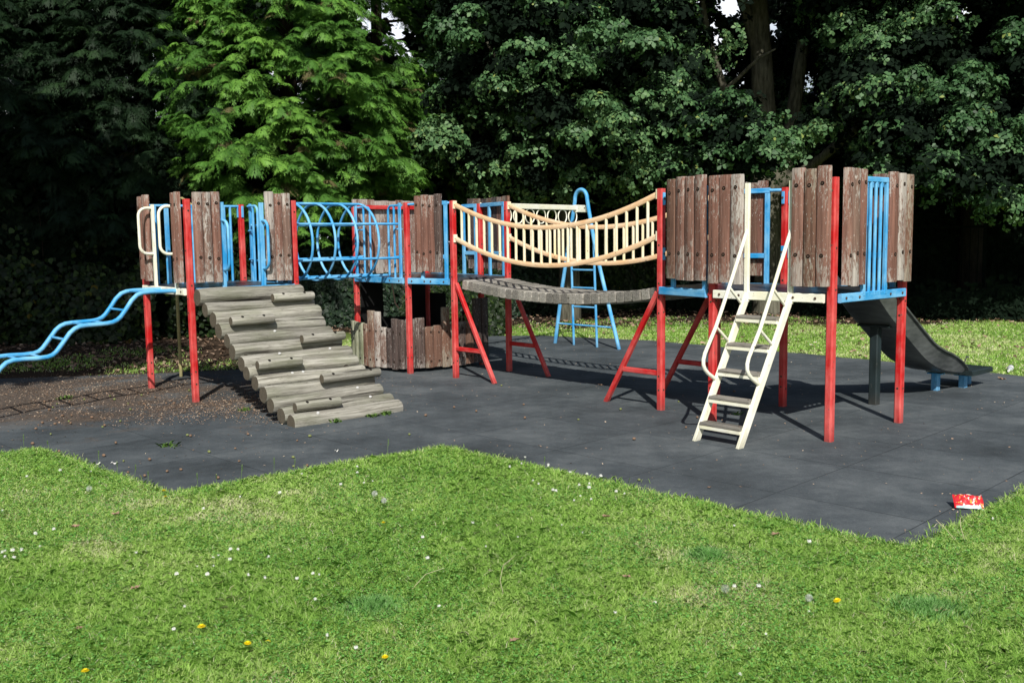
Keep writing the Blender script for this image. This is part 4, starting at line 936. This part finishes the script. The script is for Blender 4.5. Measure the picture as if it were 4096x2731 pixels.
# ivy hedge and undergrowth
def ivy_bank(name, label, path, h, depth, n, size, mat, base):
    t = thing(name, base, label, 'hedge'); pts = np.array(path, float); seg = np.diff(pts, axis=0); L = np.linalg.norm(seg, axis=1); cum = np.concatenate([[0], np.cumsum(L)])
    u = RNG.uniform(0, cum[-1], n); i = np.clip(np.searchsorted(cum, u) - 1, 0, len(L) - 1); f = (u - cum[i]) / L[i]
    base_p = pts[i] + seg[i] * f[:, None]; nx = -np.stack([-seg[i][:, 1], seg[i][:, 0]], 1) / L[i][:, None]
    hh = h * (.55 + .75 * vnoise(u, u * 0, .8, 40) + .25 * (vnoise(u, u * 0, 3.1, 42) - .5)); z = hh * RNG.random(n) ** .9 * np.where(RNG.random(n) < .12, 1.35, 1)
    bulge = depth * (np.sqrt(np.clip(1 - (z / hh) ** 2, .05, 1)) * (.5 + .8 * vnoise(u, z, 1.3, 41)) - RNG.random(n) ** 2 * .5)
    pos = np.stack([base_p[:, 0] + nx[:, 0] * bulge, base_p[:, 1] + nx[:, 1] * bulge, z], 1)
    nr = np.stack([nx[:, 0], nx[:, 1], np.full(n, .35)], 1) + RNG.normal(0, .45, (n, 3))
    F = rot_frames(nr, RNG.uniform(-.9, .9, n)); sz = RNG.uniform(size[0], size[1], n)
    leaf = np.array([(0, .5, 0), (-.42, .38, .05), (-.5, -.02, .08), (0, -.62, 0), (.5, -.02, .08), (.42, .38, .05)])
    w = np.einsum('pj,nji->npi', leaf, F) * sz[:, None, None] + pos[:, None, :]
    np_mesh('leaves', w.reshape(-1, 3), 6, mat, t, np.clip(RNG.beta(2, 2.4, n) + (RNG.random(n) < .006) * 1., 0, 1), orig=base)
    b = MB()
    for k in range(24):
        q = pts[0] + (pts[-1] - pts[0]) * random.random(); z0 = 0; pp_ = [V((q[0], q[1] + .25, z0))]
        for s_ in range(5): pp_.append(pp_[-1] + V((random.uniform(-.25, .25), random.uniform(-.2, .12), h * .25)))
        limb(b, pp_, [.02, .018, .015, .012, .008, .004], 5)
    b.build('stems', BARKD, t)
    return t
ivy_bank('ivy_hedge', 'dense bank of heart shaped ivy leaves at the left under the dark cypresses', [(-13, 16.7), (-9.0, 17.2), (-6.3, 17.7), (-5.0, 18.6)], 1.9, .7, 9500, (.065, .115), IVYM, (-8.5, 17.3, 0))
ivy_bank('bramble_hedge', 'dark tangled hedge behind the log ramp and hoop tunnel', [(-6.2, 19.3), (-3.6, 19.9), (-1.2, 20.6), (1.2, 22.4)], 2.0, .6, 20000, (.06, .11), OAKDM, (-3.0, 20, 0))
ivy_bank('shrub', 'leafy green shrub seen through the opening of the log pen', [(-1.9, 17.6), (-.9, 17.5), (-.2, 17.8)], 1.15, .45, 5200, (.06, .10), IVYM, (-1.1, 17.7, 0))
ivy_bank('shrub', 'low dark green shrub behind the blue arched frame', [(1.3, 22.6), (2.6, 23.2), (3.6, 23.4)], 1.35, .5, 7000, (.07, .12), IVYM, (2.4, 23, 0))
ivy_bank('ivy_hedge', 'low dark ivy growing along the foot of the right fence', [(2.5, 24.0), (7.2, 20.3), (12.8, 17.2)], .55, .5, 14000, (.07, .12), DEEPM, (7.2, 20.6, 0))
ivy_bank('undergrowth_hedge', 'shade coloured thicket standing behind the fence on the right', [(1.2, 26.4), (8.2, 22.6), (15.0, 19.2)], 3.4, .8, 30000, (.12, .22), DEEPM, (8.0, 23, 0))  # darkness behind the fence is put into this leaf colour

ivy_bank('ivy_hedge', 'shade coloured foliage filling the depth behind the heart leaved ivy', [(-13.5, 17.3), (-9.0, 17.9), (-6.0, 18.5), (-4.6, 19.4)], 3.0, .5, 22000, (.10, .17), DEEPM, (-8.7, 18, 0))  # dark backing for the ivy, shade put into its leaf colour
# dark upright bar fence on the right
FN = thing('metal_fence', (8, 20.9, 0), 'dark green upright bar fence in the shade under the right oak', 'fence')
FM = simple('dark_fence_paint', (.004, .007, .006), .95, .02, .3)
f0, f1, f2 = V((2.9, 24.6, 0)), V((7.4, 21.0, 0)), V((13.6, 17.6, 0))
for i, (p, q) in enumerate(((f0, f1), (f1, f2))):
    L = (q - p).length; d = (q - p).normalized(); b = MB(); n = int(L / .145)
    for k in range(n): c = p + d * (L * (k + .5) / n); b.sweep([c + Z * .08, c + Z * 2.0], [(-.010, -.007), (.010, -.007), (.010, .007), (-.010, .007)], up=d)
    b.build('pickets', FM, FN)
    for z in (.3, 1.8): b = MB(); b.bar(p + Z * z, q + Z * z, .03, .045, .004); b.build('rail', FM, FN)
    for k in range(int(L / 2.4) + 1): c = p + d * 2.4 * k; b = MB(); b.bar(c, c + Z * 2.1, .06, .06, .006, up=d); b.build('post', FM, FN)

# oak standing left of the viewpoint, its limbs reach over the top left corner and shade the hedge
tree('oak_tree', 'dark oak whose leaves hang into the upper left corner', 'oak tree', (-11.2, 9.6, 0),
     [(-8.6, 9.0, 6.4, 2.6, 2.4, 1.3), (-8.0, 11.6, 7.2, 2.4, 2.0, 1.3), (-11, 8.0, 7.0, 2.4, 2.6, 1.5), (-7.4, 12.9, 5.95, 1.5, 1.0, .75), (-10.5, 12.4, 7.2, 2.2, 2.2, 1.8), (-8.2, 6.6, 6.6, 2.0, 1.6, 1.0), (-6.5, 7.4, 7.0, 1.6, 1.5, .8), (-6.7, 6.4, 7.0, 1.7, 1.5, .8), (-7.2, 5.2, 7.4, 2.0, 1.2, .8), (-9.2, 13.2, 6.4, 1.8, 1.2, 1.2)],
     [([(-11.2, 9.6, -.1), (-11.2, 9.6, 2.5), (-11, 9.6, 5), (-10.6, 9.6, 7.5)], [.42, .34, .28, .14]), ([(-11, 9.6, 4.2), (-9.4, 10.6, 6.0), (-8, 12.2, 6.6), (-7.2, 13, 6.2)], [.16, .11, .07, .03])],
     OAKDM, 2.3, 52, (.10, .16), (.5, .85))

# ================================================================== FLOWERS AND LITTER
WHITE = simple('white_petals', (.78, .78, .74), .6, .2); PINK = simple('pinkish_clover_head', (.60, .50, .46), .7, .2)
YEL = simple('yellow_petals', (.88, .68, .01), .5, .2); STEM = simple('flower_stem', (.10, .18, .04), .6, .2); FLUFF = simple('seed_fluff', (.50, .52, .48), .9, .1); DRY = simple('dry_leaf', (.30, .20, .135), .7, .2, .4, 30)
CENT = simple('daisy_centre', (.75, .50, .05), .6)
def proto_clover():
    b = MB(); n = 26
    for k in range(n):
        z = 1 - 1.7 * (k + .5) / n; a = k * 2.4; r = math.sqrt(max(0, 1 - z * z)); d = V((r * math.cos(a), r * math.sin(a), z)); t = d.orthogonal().normalized(); c = V((0, 0, .045)) + d * .006
        b.add([c - t * .0022, c + t * .0022, c + d * .0075 + V((0, 0, .001))], [(0, 1, 2)], mi=0)
    b.disc((0, 0, .042), Z, .006, .006, 8)
    return b, [(0, 0, 0), (.002, .001, .04)]
def make(name, b, stem, mat, label, cat, group, loc, r=.0012, headname='flower_head'):
    t = thing(name, loc, label, cat, group)
    bb = MB(); bb.tube([V(p) for p in stem], r, 5)
    hd = b; hd.v = [tuple(V(p) + V(loc)) for p in hd.v]; bb.v = [tuple(V(p) + V(loc)) for p in bb.v]
    hd.build(headname, mat, t, smooth=False); bb.build('stem', STEM, t)
    return t
def clone(t, loc, rz=0, sc=1.):
    r = t.copy(); COL.objects.link(r); r.location = loc; r.rotation_euler = (RNG.normal(0, .12), RNG.normal(0, .12), rz); r.scale = (sc, sc, sc)
    for ch in t.children:
        c = ch.copy(); COL.objects.link(c); c.parent = r
    return r
clov = [(-3.4, 7.25), (-3.19, 7.29), (-3.58, 7.1), (-1.18, 7.28), (-1.15, 7.11), (-1.54, 7.04), (-1.06, 6.83), (-0.99, 6.83), (-1.21, 6.74), (-1.58, 6.54), (-3.3, 6.21), (-1.99, 6.15), (-1.85, 6.5), (-0.66, 6.12), (-0.25, 5.76), (-0.53, 5.5), (-2.76, 5.77), (-2.71, 5.47), (-2.83, 5.65), (-2.87, 5.35), (-2.85, 5.38), (-2.8, 5.33), (-2.8, 5.26), (-2.75, 5.24), (-2.74, 5.33), (-2.09, 5.3), (-1.65, 5.23), (-1.62, 5.23), (-1.57, 5.31), (-1.54, 5.34), (-1.54, 5.18), (-1.59, 5.06), (-1.68, 5.06), (-1.49, 4.99), (-1.74, 4.93), (-1.57, 4.87), (-1.36, 4.89), (-1.26, 4.82), (-1.11, 4.84), (-1.04, 4.92), (-1.0, 4.91), (-1.34, 5.2), (-1.06, 5.17), (-0.46, 5.12), (-1.55, 4.47), (-0.96, 4.55), (-1.52, 4.22), (-0.82, 4.11), (-0.67, 3.98), (-0.36, 4.45), (-0.16, 5.33), (-0.04, 7.2), (0.09, 7.47), (0.41, 7.02), (0.53, 6.96), (0.62, 6.82), (0.14, 6.82), (0.17, 6.65), (0.26, 6.52), (0.28, 6.45), (0.45, 6.6), (0.52, 6.69), (0.51, 6.53), (0.67, 6.41), (0.73, 6.4), (0.39, 6.26), (0.5, 6.25), (0.44, 6.39), (0.28, 5.74), (0.4, 5.57), (0.02, 5.49), (1.29, 5.66), (1.18, 4.63), (1.06, 4.62), (1.07, 4.09), (0.46, 4.33), (0.65, 4.46), (2.86, 5.73), (1.62, 5.28), (0.87, 3.7), (1.34, 4.33), (0.06, 7.29), (0.26, 7.16)]
daisy = [(4.51, 14.99), (4.57, 14.77), (4.43, 14.52), (4.96, 14.94), (5.34, 15.29), (5.06, 14.1), (4.46, 14.47), (7.1, 15.2), (7.4, 15.6), (7.6, 15.3), (7.9, 15.4), (.2, 18.4), (.5, 18.6), (-.2, 18.7)]
b, st = proto_clover(); c0 = make('clover_flower', b, st, WHITE, 'small white clover head in the mown lawn', 'clover flower', 'white clover heads in the near lawn', (clov[0][0], clov[0][1], 0))
for i, (x, y) in enumerate(clov[1:]):
    c = clone(c0, (x, y, random.uniform(-.012, .004)), random.uniform(0, 6), random.uniform(.6, 1.05) * (1.0 if y < 6.5 else 1.15))
b = MB()
for k in range(12):
    a = k * math.pi / 6; d = V((math.cos(a), math.sin(a), .15)); t = V((-d.y, d.x, 0)); c = V((0, 0, .05))
    b.add([c + d * .004 - t * .002, c + d * .004 + t * .002, c + d * .016 + t * .003, c + d * .016 - t * .003], [(0, 1, 2, 3)])
b.disc((0, 0, .049), Z, .005, .004, 8, mi=1)
d0 = make('daisy', b, [(0, 0, 0), (0, 0, .05)], [WHITE, CENT], 'tiny white daisy in the grass beyond the matting', 'daisy', 'daisies in the far lawn', (daisy[0][0], daisy[0][1], 0))
for x, y in daisy[1:]: clone(d0, (x, y, 0), random.uniform(0, 6), random.uniform(1.3, 1.9))
d0.scale = (1.5, 1.5, 1.5)
b = MB()
for ring, (n, r0, zt) in enumerate(((16, .019, .001), (12, .015, .004), (9, .010, .007))):
    for k in range(n):
        a = 2 * math.pi * (k + ring * .5) / n; d = V((math.cos(a), math.sin(a), 0)); t = V((-d.y, d.x, 0)); c = V((0, 0, .046 + ring * .001))
        b.add([c - t * .0015, c + t * .0015, c + d * r0 + t * .002 + Z * zt, c + d * r0 - t * .002 + Z * zt], [(0, 1, 2, 3)])
yel = [(-2.41, 6.62), (-2.35, 6.5), (-1.39, 4.2), (-1.15, 4.05), (-1.07, 4.08), (-0.54, 3.9), (-1.73, 3.79), (-0.79, 5.82), (1.51, 4.44)]
y0 = make('dandelion', b, [(0, 0, 0), (.003, 0, .045)], YEL, 'bright yellow dandelion flower in the near lawn', 'dandelion', 'yellow dandelions in the near lawn', (yel[2][0], yel[2][1], 0), .002)
for i, (x, y) in enumerate(yel):
    if i != 2: clone(y0, (x, y, -.006), random.uniform(0, 6), random.uniform(.6, 1.0))
b = MB()
for k in range(90):
    z = 1 - 2 * (k + .5) / 90; a = k * 2.4; r = math.sqrt(1 - z * z); d = V((r * math.cos(a), r * math.sin(a), z)); t = d.orthogonal().normalized(); u = d.cross(t); c = V((0, 0, .085))
    b.add([c, c + d * .018 + t * .0008, c + d * .018 - t * .0008], [(0, 1, 2)])
    e = c + d * .018
    for q in range(3):
        w = t * math.cos(q * 2.1 + k) + u * math.sin(q * 2.1 + k); w2 = d.cross(w); b.add([e, e + w * .0055 + d * .002 + w2 * .0006, e + w * .0055 + d * .002 - w2 * .0006], [(0, 1, 2)])
cl = [(-.91, 6.29), (-.82, 6.19), (-2.89, 6.58), (.99, 4.52), (1.35, 4.42)]
k0 = make('dandelion_clock', b, [(0, 0, 0), (.004, 0, .05), (.0, 0, .085)], FLUFF, 'grey dandelion seed ball on a thin stalk in the near lawn', 'dandelion clock', 'dandelion clocks in the near lawn', (cl[0][0], cl[0][1], 0), .0016, 'seed_head')
for x, y in cl[1:]: clone(k0, (x, y, -.015), random.uniform(0, 6), random.uniform(.85, 1.1))
# dry leaves lying in the grass
def dry_leaf(loc, s_, label, group):
    b = MB(); n = 9; ring = []
    for k in range(n * 2):
        a = 2 * math.pi * k / (n * 2); r = s_ * (1 if k % 2 else .62) * random.uniform(.8, 1.1) * (1 if abs(math.cos(a)) > .5 else .7)
        ring.append(V(loc) + V((r * math.cos(a), r * math.sin(a), .022 + random.uniform(0, s_ * .45))))
    b.add(ring + [V(loc) + Z * .02], [(k, (k + 1) % len(ring), len(ring)) for k in range(len(ring))]); o = b.build('fallen_leaf', DRY, None, smooth=False)
    return tag(o, label, 'fallen leaf', group)
for x, y, s_ in ((-2.52, 6.08, .035), (-2.66, 5.82, .03), (-1.89, 4.74, .025), (-1.95, 4.24, .02), (1.92, 4.3, .032), (-.01, 4.04, .028), (.56, 5.88, .03), (1.49, 5.48, .028), (.56, 4.81, .025)):
    dry_leaf((x, y, .008), s_, 'curled pinkish brown dead leaf lying in the near lawn', 'dead leaves in the near lawn')
for x, y, s_ in ((5.9, 10.9, .05), (5.7, 11.35, .05), (1.02, 11.3, .03), (1.34, 6.62, .018), (2.35, 10.2, .03)): dry_leaf((x, y, -.012), s_, 'dry brown leaf lying on the black matting', 'dry leaves on the matting')
# straw stalks
for pts in ([(-.06, 4.62, .02), (-.075, 4.7, .06), (-.06, 4.85, .085), (-.01, 4.98, .08)], [(-.51, 4.70, .02), (-.45, 4.80, .06), (-.36, 4.86, .07)], [(2.50, 5.32, .02), (2.51, 5.40, .08), (2.515, 5.42, .13)], [(2.46, 5.36, .02), (2.43, 5.42, .07), (2.39, 5.45, .11)]):
    b = MB(); b.tube(pts, .0014, 5); o = b.build('straw_stalk', simple('straw', (.52, .46, .30), .6), None); tag(o, 'pale dry grass stalk arching above the near lawn', 'stalk', 'dry stalks in the near lawn')
# seeding grass heads on the matting edge
SEED = simple('green_seed_head', (.16, .26, .08), .6, .2, .3)
for x, y in ((-4.05, 8.02), (-3.85, 8.05), (-3.15, 7.35), (-2.95, 7.2), (-2.75, 7.0), (-2.62, 6.92), (-2.2, 6.72), (-2.1, 6.82), (-1.95, 6.9), (-1.75, 7.05), (-1.0, 7.65), (.22, 7.15), (2.56, 5.55), (2.52, 5.48), (-1.62, 7.12), (-4.5, 8.35)):
    h_ = random.uniform(.09, .16); lx_, ly_ = random.uniform(-.02, .02), random.uniform(-.02, .02)
    b = MB(); b.tube([(x, y, 0), (x + lx_ * .5, y + ly_ * .5, h_ * .6), (x + lx_, y + ly_, h_)], .0013, 4)
    for k in range(9):
        for sg in range(4):
            a = sg * 1.57 + k * .4; z = h_ * (.72 + .035 * k); c = V((x + lx_ * .9, y + ly_ * .9, z)); d = V((math.cos(a), math.sin(a), 1.3)) * .009; t = V((-math.sin(a), math.cos(a), 0)) * .0015
            b.add([c - t, c + t, c + d], [(0, 1, 2)])
    o = b.build('grass_stalk', SEED, None, smooth=False); tag(o, 'thin seeding grass stalk rising at the matting edge', 'grass stalk', 'seeding grass stalks along the matting')
# acorns on the matting
ACM = simple('brown_acorn', (.22, .14, .09), .5, .3, .3); ACG = simple('green_acorn', (.20, .23, .08), .5, .3, .3)
def acorn(loc, mat, kind):
    b = MB(); pts = [V(loc) + V((0, 0, .012)) + V((.001, 0, 0)) * k for k in (-13, -11, -6, 0, 6, 10, 12)]
    b.sweep(pts, log_prof(.009, 10), scales=[.3, .7, 1, 1.05, .9, .5, .12]); o = b.build('acorn', mat, None)
    return tag(o, 'fallen %s acorn lying on the black matting' % kind, 'acorn', '%s acorns on the matting' % kind)
rr = random.Random(5); ap_ = {}
for i in range(84):
    while True:
        x = rr.gauss(-3.6, 1.5) if i < 72 else rr.uniform(-1.5, 4.5); y = rr.uniform(7.0, 11.4) if i < 72 else rr.uniform(6.5, 12)
        if in_poly(np.array([x]), np.array([y]), mat_poly)[0] and abs(x) < .5 * y and not (-3.6 < x < -1.0 and 8.8 < y < 11.5): break
    kd = 'green' if rr.random() < .3 else 'brown'
    if kd not in ap_: ap_[kd] = (acorn((0, 0, 0), ACG if kd == 'green' else ACM, kd)); o = ap_[kd]
    else: o = ap_[kd].copy(); COL.objects.link(o)
    o.location = (x, y, .005); o.rotation_euler = (0, 0, rr.uniform(0, 6.28)); q = rr.uniform(.8, 1.3); o.scale = (q, q, q)

# crisp packet
m = NT('crisp_packet_print'); g = m.attr('gc')
n = m.noise(g, 1.7, 3, .5, .8); n2 = m.noise(m.mapv(g, loc=(4, 2, 0)), 3.1, 3, .5, .5)
col = m.mix(m.ramp(n, [(.54, 0), (.57, 1)]), (.66, .03, .04), (.80, .76, .70)); col = m.mix(m.ramp(n2, [(.60, 0), (.63, 1)]), col, (.80, .42, .06))
sp = m.n('ShaderNodeSeparateXYZ'); m.l(g, sp.inputs[0])
col = m.mix(m.ramp(sp.outputs[1], [(.12, 1), (.16, 0)]), col, (.35, .55, .55)); col = m.mix(m.ramp(sp.outputs[0], [(.14, 1), (.18, 0)]), col, (.70, .02, .03)); col = m.mix(m.ramp(sp.outputs[0], [(2.72, 0), (2.76, 1)]), col, (.66, .02, .04))
m.color(col); m.rough(.25); m.spec(.6); PKM = m.m
b = MB(); nx_, ny_ = 22, 14; ox = V((2.765, 6.06, .006)); ux = V((.967, -.256, 0)); uy = V((.256, .967, 0)); vs = []; gs = []
for side in (0, 1):
    for i in range(nx_ + 1):
        for j in range(ny_ + 1):
            u, v = i / nx_, j / ny_; puff = (math.sin(math.pi * min(max((u - .04) / .92, 0), 1)) ** .45) * (math.sin(math.pi * v) ** .6) if 0 < u < 1 and 0 < v < 1 else 0
            crease = .006 * math.sin(u * 17 + v * 5) + .005 * math.sin(v * 13 - u * 9)
            zc = .040 + .055 * (v - .5); th = .028 * puff + crease * puff
            z = zc + (th if side == 0 else -th * .9) + (.014 * math.sin(u * 40) * (abs(u - .5) > .47))
            p = ox + ux * (u * .172 * (1 - .04 * abs(v - .5))) + uy * ((v - .5) * .115 * (1 - .10 * math.sin(math.pi * u))) + Z * (max(z, .002) - (.02 if u > .93 and v < .3 else 0) * (u - .9) * 8)
            vs.append(p); gs.append((u * 3, v * 1.6, side * 3))
k0_ = (nx_ + 1) * (ny_ + 1); fs = []
for side in (0, 1):
    for i in range(nx_):
        for j in range(ny_):
            a0 = side * k0_ + i * (ny_ + 1) + j; f_ = (a0, a0 + ny_ + 1, a0 + ny_ + 2, a0 + 1); fs.append(f_ if side == 0 else f_[::-1])
b.add(vs, fs, gs); o = b.build('crisp_packet', PKM, None); tag(o, 'empty crumpled red and white crisp packet lying on the black matting', 'crisp packet')
for v_ in o.data.vertices: pass
# scraps of paper
def paper(loc, ux, L, W, label, mat):
    b = MB(); vs = []; ux = V(ux).normalized(); uy = V((-ux.y, ux.x, 0))
    for i in range(5):
        for j in range(3): vs.append(V(loc) + ux * (L * (i / 4 - .5)) + uy * (W * (j / 2 - .5)) + Z * (.012 + .01 * math.sin(i * 1.9 + j)))
    b.add(vs, [(i * 3 + j, (i + 1) * 3 + j, (i + 1) * 3 + j + 1, i * 3 + j + 1) for i in range(4) for j in range(2)]); o = b.build('paper_scrap', mat, None, smooth=False); return tag(o, label, 'paper scrap')
PAPER = simple('white_paper', (.75, .74, .70), .6)
paper((-7.62, 17.05, .01), (1, .12, 0), .17, .07, 'cream coloured paper wrapper on the earth by the ivy', simple('cream_paper', (.72, .66, .54), .6))
paper((-3.27, 7.60, .0), (1, .1, 0), .055, .016, 'thin white paper strip by the grass corner, left one of two', PAPER)
paper((-3.14, 7.615, .0), (1, -.05, 0), .05, .03, 'wider white paper scrap by the grass corner, right one of two', PAPER)
paper((-1.45, 7.95, .0), (1, 0, 0), .03, .02, 'small pale ring of paper on the matting before the log ramp', PAPER)
# plastic bottle in the far grass
BT = thing('plastic_bottle', (6.09, 11.95, 0), 'clear crushed plastic bottle lying in the grass at the right edge', 'bottle')
m = NT('clear_plastic'); m.color((.85, .9, .9)); m.rough(.15); m.b.inputs['Transmission Weight'].default_value = .55; m.b.inputs['Alpha'].default_value = 1; CLEAR = m.m
b = MB(); c = V((6.09, 11.95, .045)); d = V((.55, .83, .10)).normalized()
b.sweep([c + d * q for q in (-.10, -.07, -.05, -.02, .02, .06, .09, .10)], log_prof(.035, 14), scales=[.35, .4, .85, 1, .85, 1, .95, .7]); b.build('body', CLEAR, BT)
b = MB(); b.sweep([c - d * .125, c - d * .10], log_prof(.016, 10)); b.build('cap', WHITE, BT)
b = MB(); b.sweep([c - d * .02, c + d * .03], log_prof(.0365, 14), cap=False); b.build('sleeve', PAPER, BT)
# weeds by the ramp foot
WM = leafmat('weed_leaves', [(0, (.05, .12, .02)), (1, (.16, .28, .05))], .5, .3, .2)
def weed(loc, r, n, label):
    x = RNG.normal(loc[0], r * .4, n); y = RNG.normal(loc[1], r * .4, n)
    o = blades(x, y, RNG.uniform(.02, .06, n), RNG.uniform(.008, .016, n), RNG.uniform(.6, 1.6, n), RNG.random(n), 'weed', WM); del o['kind']; return tag(o, label, 'weed')
q = P['L2'] - B_ * 2.12
weed(q + A_ * .45, .06, 40, 'small broad leaved weed under the lowest ramp log, nearest its left end')
weed(q + A_ * .86, .07, 60, 'little grass tuft at the middle of the lowest ramp log')
weed(q + A_ * 1.02, .07, 60, 'little grass tuft near the right end of the lowest ramp log')
weed(V((-2.75, 9.95, 0)), .08, 40, 'small green weed growing in the chips beside the left red post')
weed(V((-2.93, 8.25, 0)), .10, 40, 'flat straw coloured weed on the open matting near the grass')
weed(V((-5.0, 10.9, 0)), .12, 50, 'leafy weed growing in the chips at the left')
weed(V((2.15, 9.35, 0)), .05, 16, 'tiny grass sprig in the shadow between the step ladder and red posts')

# ================================================================== CAMERA, LIGHT, WORLD
cam = bpy.data.cameras.new('camera'); co = bpy.data.objects.new('camera', cam); COL.objects.link(co)
cam.sensor_width = 36; cam.lens = 36 * 2264 / 2352; cam.clip_end = 2000; cam.clip_start = .05
pitch, roll = .10627, -.01391
co.location = (0, 0, 1.74)
fwd = V((0, math.cos(pitch), -math.sin(pitch))); up0 = V((0, math.sin(pitch), math.cos(pitch))); right0 = V((1, 0, 0))
cr, sr = math.cos(roll), math.sin(roll)
right = right0 * cr + up0 * sr; up = -right0 * sr + up0 * cr
M = Matrix((right, up, -fwd)).transposed().to_4x4(); M.translation = co.location; co.matrix_world = M
SC.camera = co
el = math.radians(42); az = math.radians(-1.5)
sdir = V((math.sin(math.radians(3)) * math.cos(el), -math.cos(math.radians(3)) * math.cos(el), math.sin(el)))   # towards the sun
sun = bpy.data.lights.new('sun', 'SUN'); so = bpy.data.objects.new('sun', sun); COL.objects.link(so)
sun.energy = 5.0; sun.angle = math.radians(.5); sun.color = (1, .96, .89)
so.rotation_euler = (-sdir).to_track_quat('-Z', 'Y').to_euler(); so.location = (0, -20, 30)
w = bpy.data.worlds.new('World'); SC.world = w; w.use_nodes = True; nt = w.node_tree
bg = nt.nodes['Background']; sky = nt.nodes.new('ShaderNodeTexSky'); sky.sky_type = 'NISHITA'; sky.sun_disc = False
sky.sun_elevation = el; sky.sun_rotation = math.radians(177); sky.air_density = 1; sky.dust_density = 1.5
# white added low in the sky ahead so leaf gaps look bright
tc = nt.nodes.new('ShaderNodeTexCoord'); sep = nt.nodes.new('ShaderNodeSeparateXYZ'); nt.links.new(tc.outputs['Generated'], sep.inputs[0])
nz = nt.nodes.new('ShaderNodeTexNoise'); nz.inputs['Scale'].default_value = 6; nz.inputs['Detail'].default_value = 5; nt.links.new(tc.outputs['Generated'], nz.inputs['Vector'])
r1 = ramp_node(nt, [(.45, 0), (.75, 1)]); nt.links.new(sep.outputs[1], r1.inputs[0])
r2 = ramp_node(nt, [(.30, 1), (.45, 0)]); nt.links.new(sep.outputs[2], r2.inputs[0])
r3 = ramp_node(nt, [(.34, .35), (.52, 1)]); nt.links.new(nz.outputs['Fac'], r3.inputs[0])
m1 = nt.nodes.new('ShaderNodeMath'); m1.operation = 'MULTIPLY'; nt.links.new(r1.outputs[0], m1.inputs[0]); nt.links.new(r2.outputs[0], m1.inputs[1])
m2 = nt.nodes.new('ShaderNodeMath'); m2.operation = 'MULTIPLY'; nt.links.new(m1.outputs[0], m2.inputs[0]); nt.links.new(r3.outputs[0], m2.inputs[1])
mx = nt.nodes.new('ShaderNodeMix'); mx.data_type = 'RGBA'; nt.links.new(m2.outputs[0], mx.inputs[0]); nt.links.new(sky.outputs[0], mx.inputs[6]); mx.inputs[7].default_value = (13, 13.6, 14.5, 1)
nt.links.new(mx.outputs[2], bg.inputs['Color']); bg.inputs['Strength'].default_value = .085
SC.view_settings.view_transform = 'Standard'; SC.view_settings.look = 'None'; SC.view_settings.exposure = 0; SC.view_settings.gamma = 1
SC.cycles.max_bounces = 5; SC.cycles.diffuse_bounces = 2; SC.cycles.glossy_bounces = 2; SC.cycles.transmission_bounces = 3; SC.cycles.transparent_max_bounces = 4
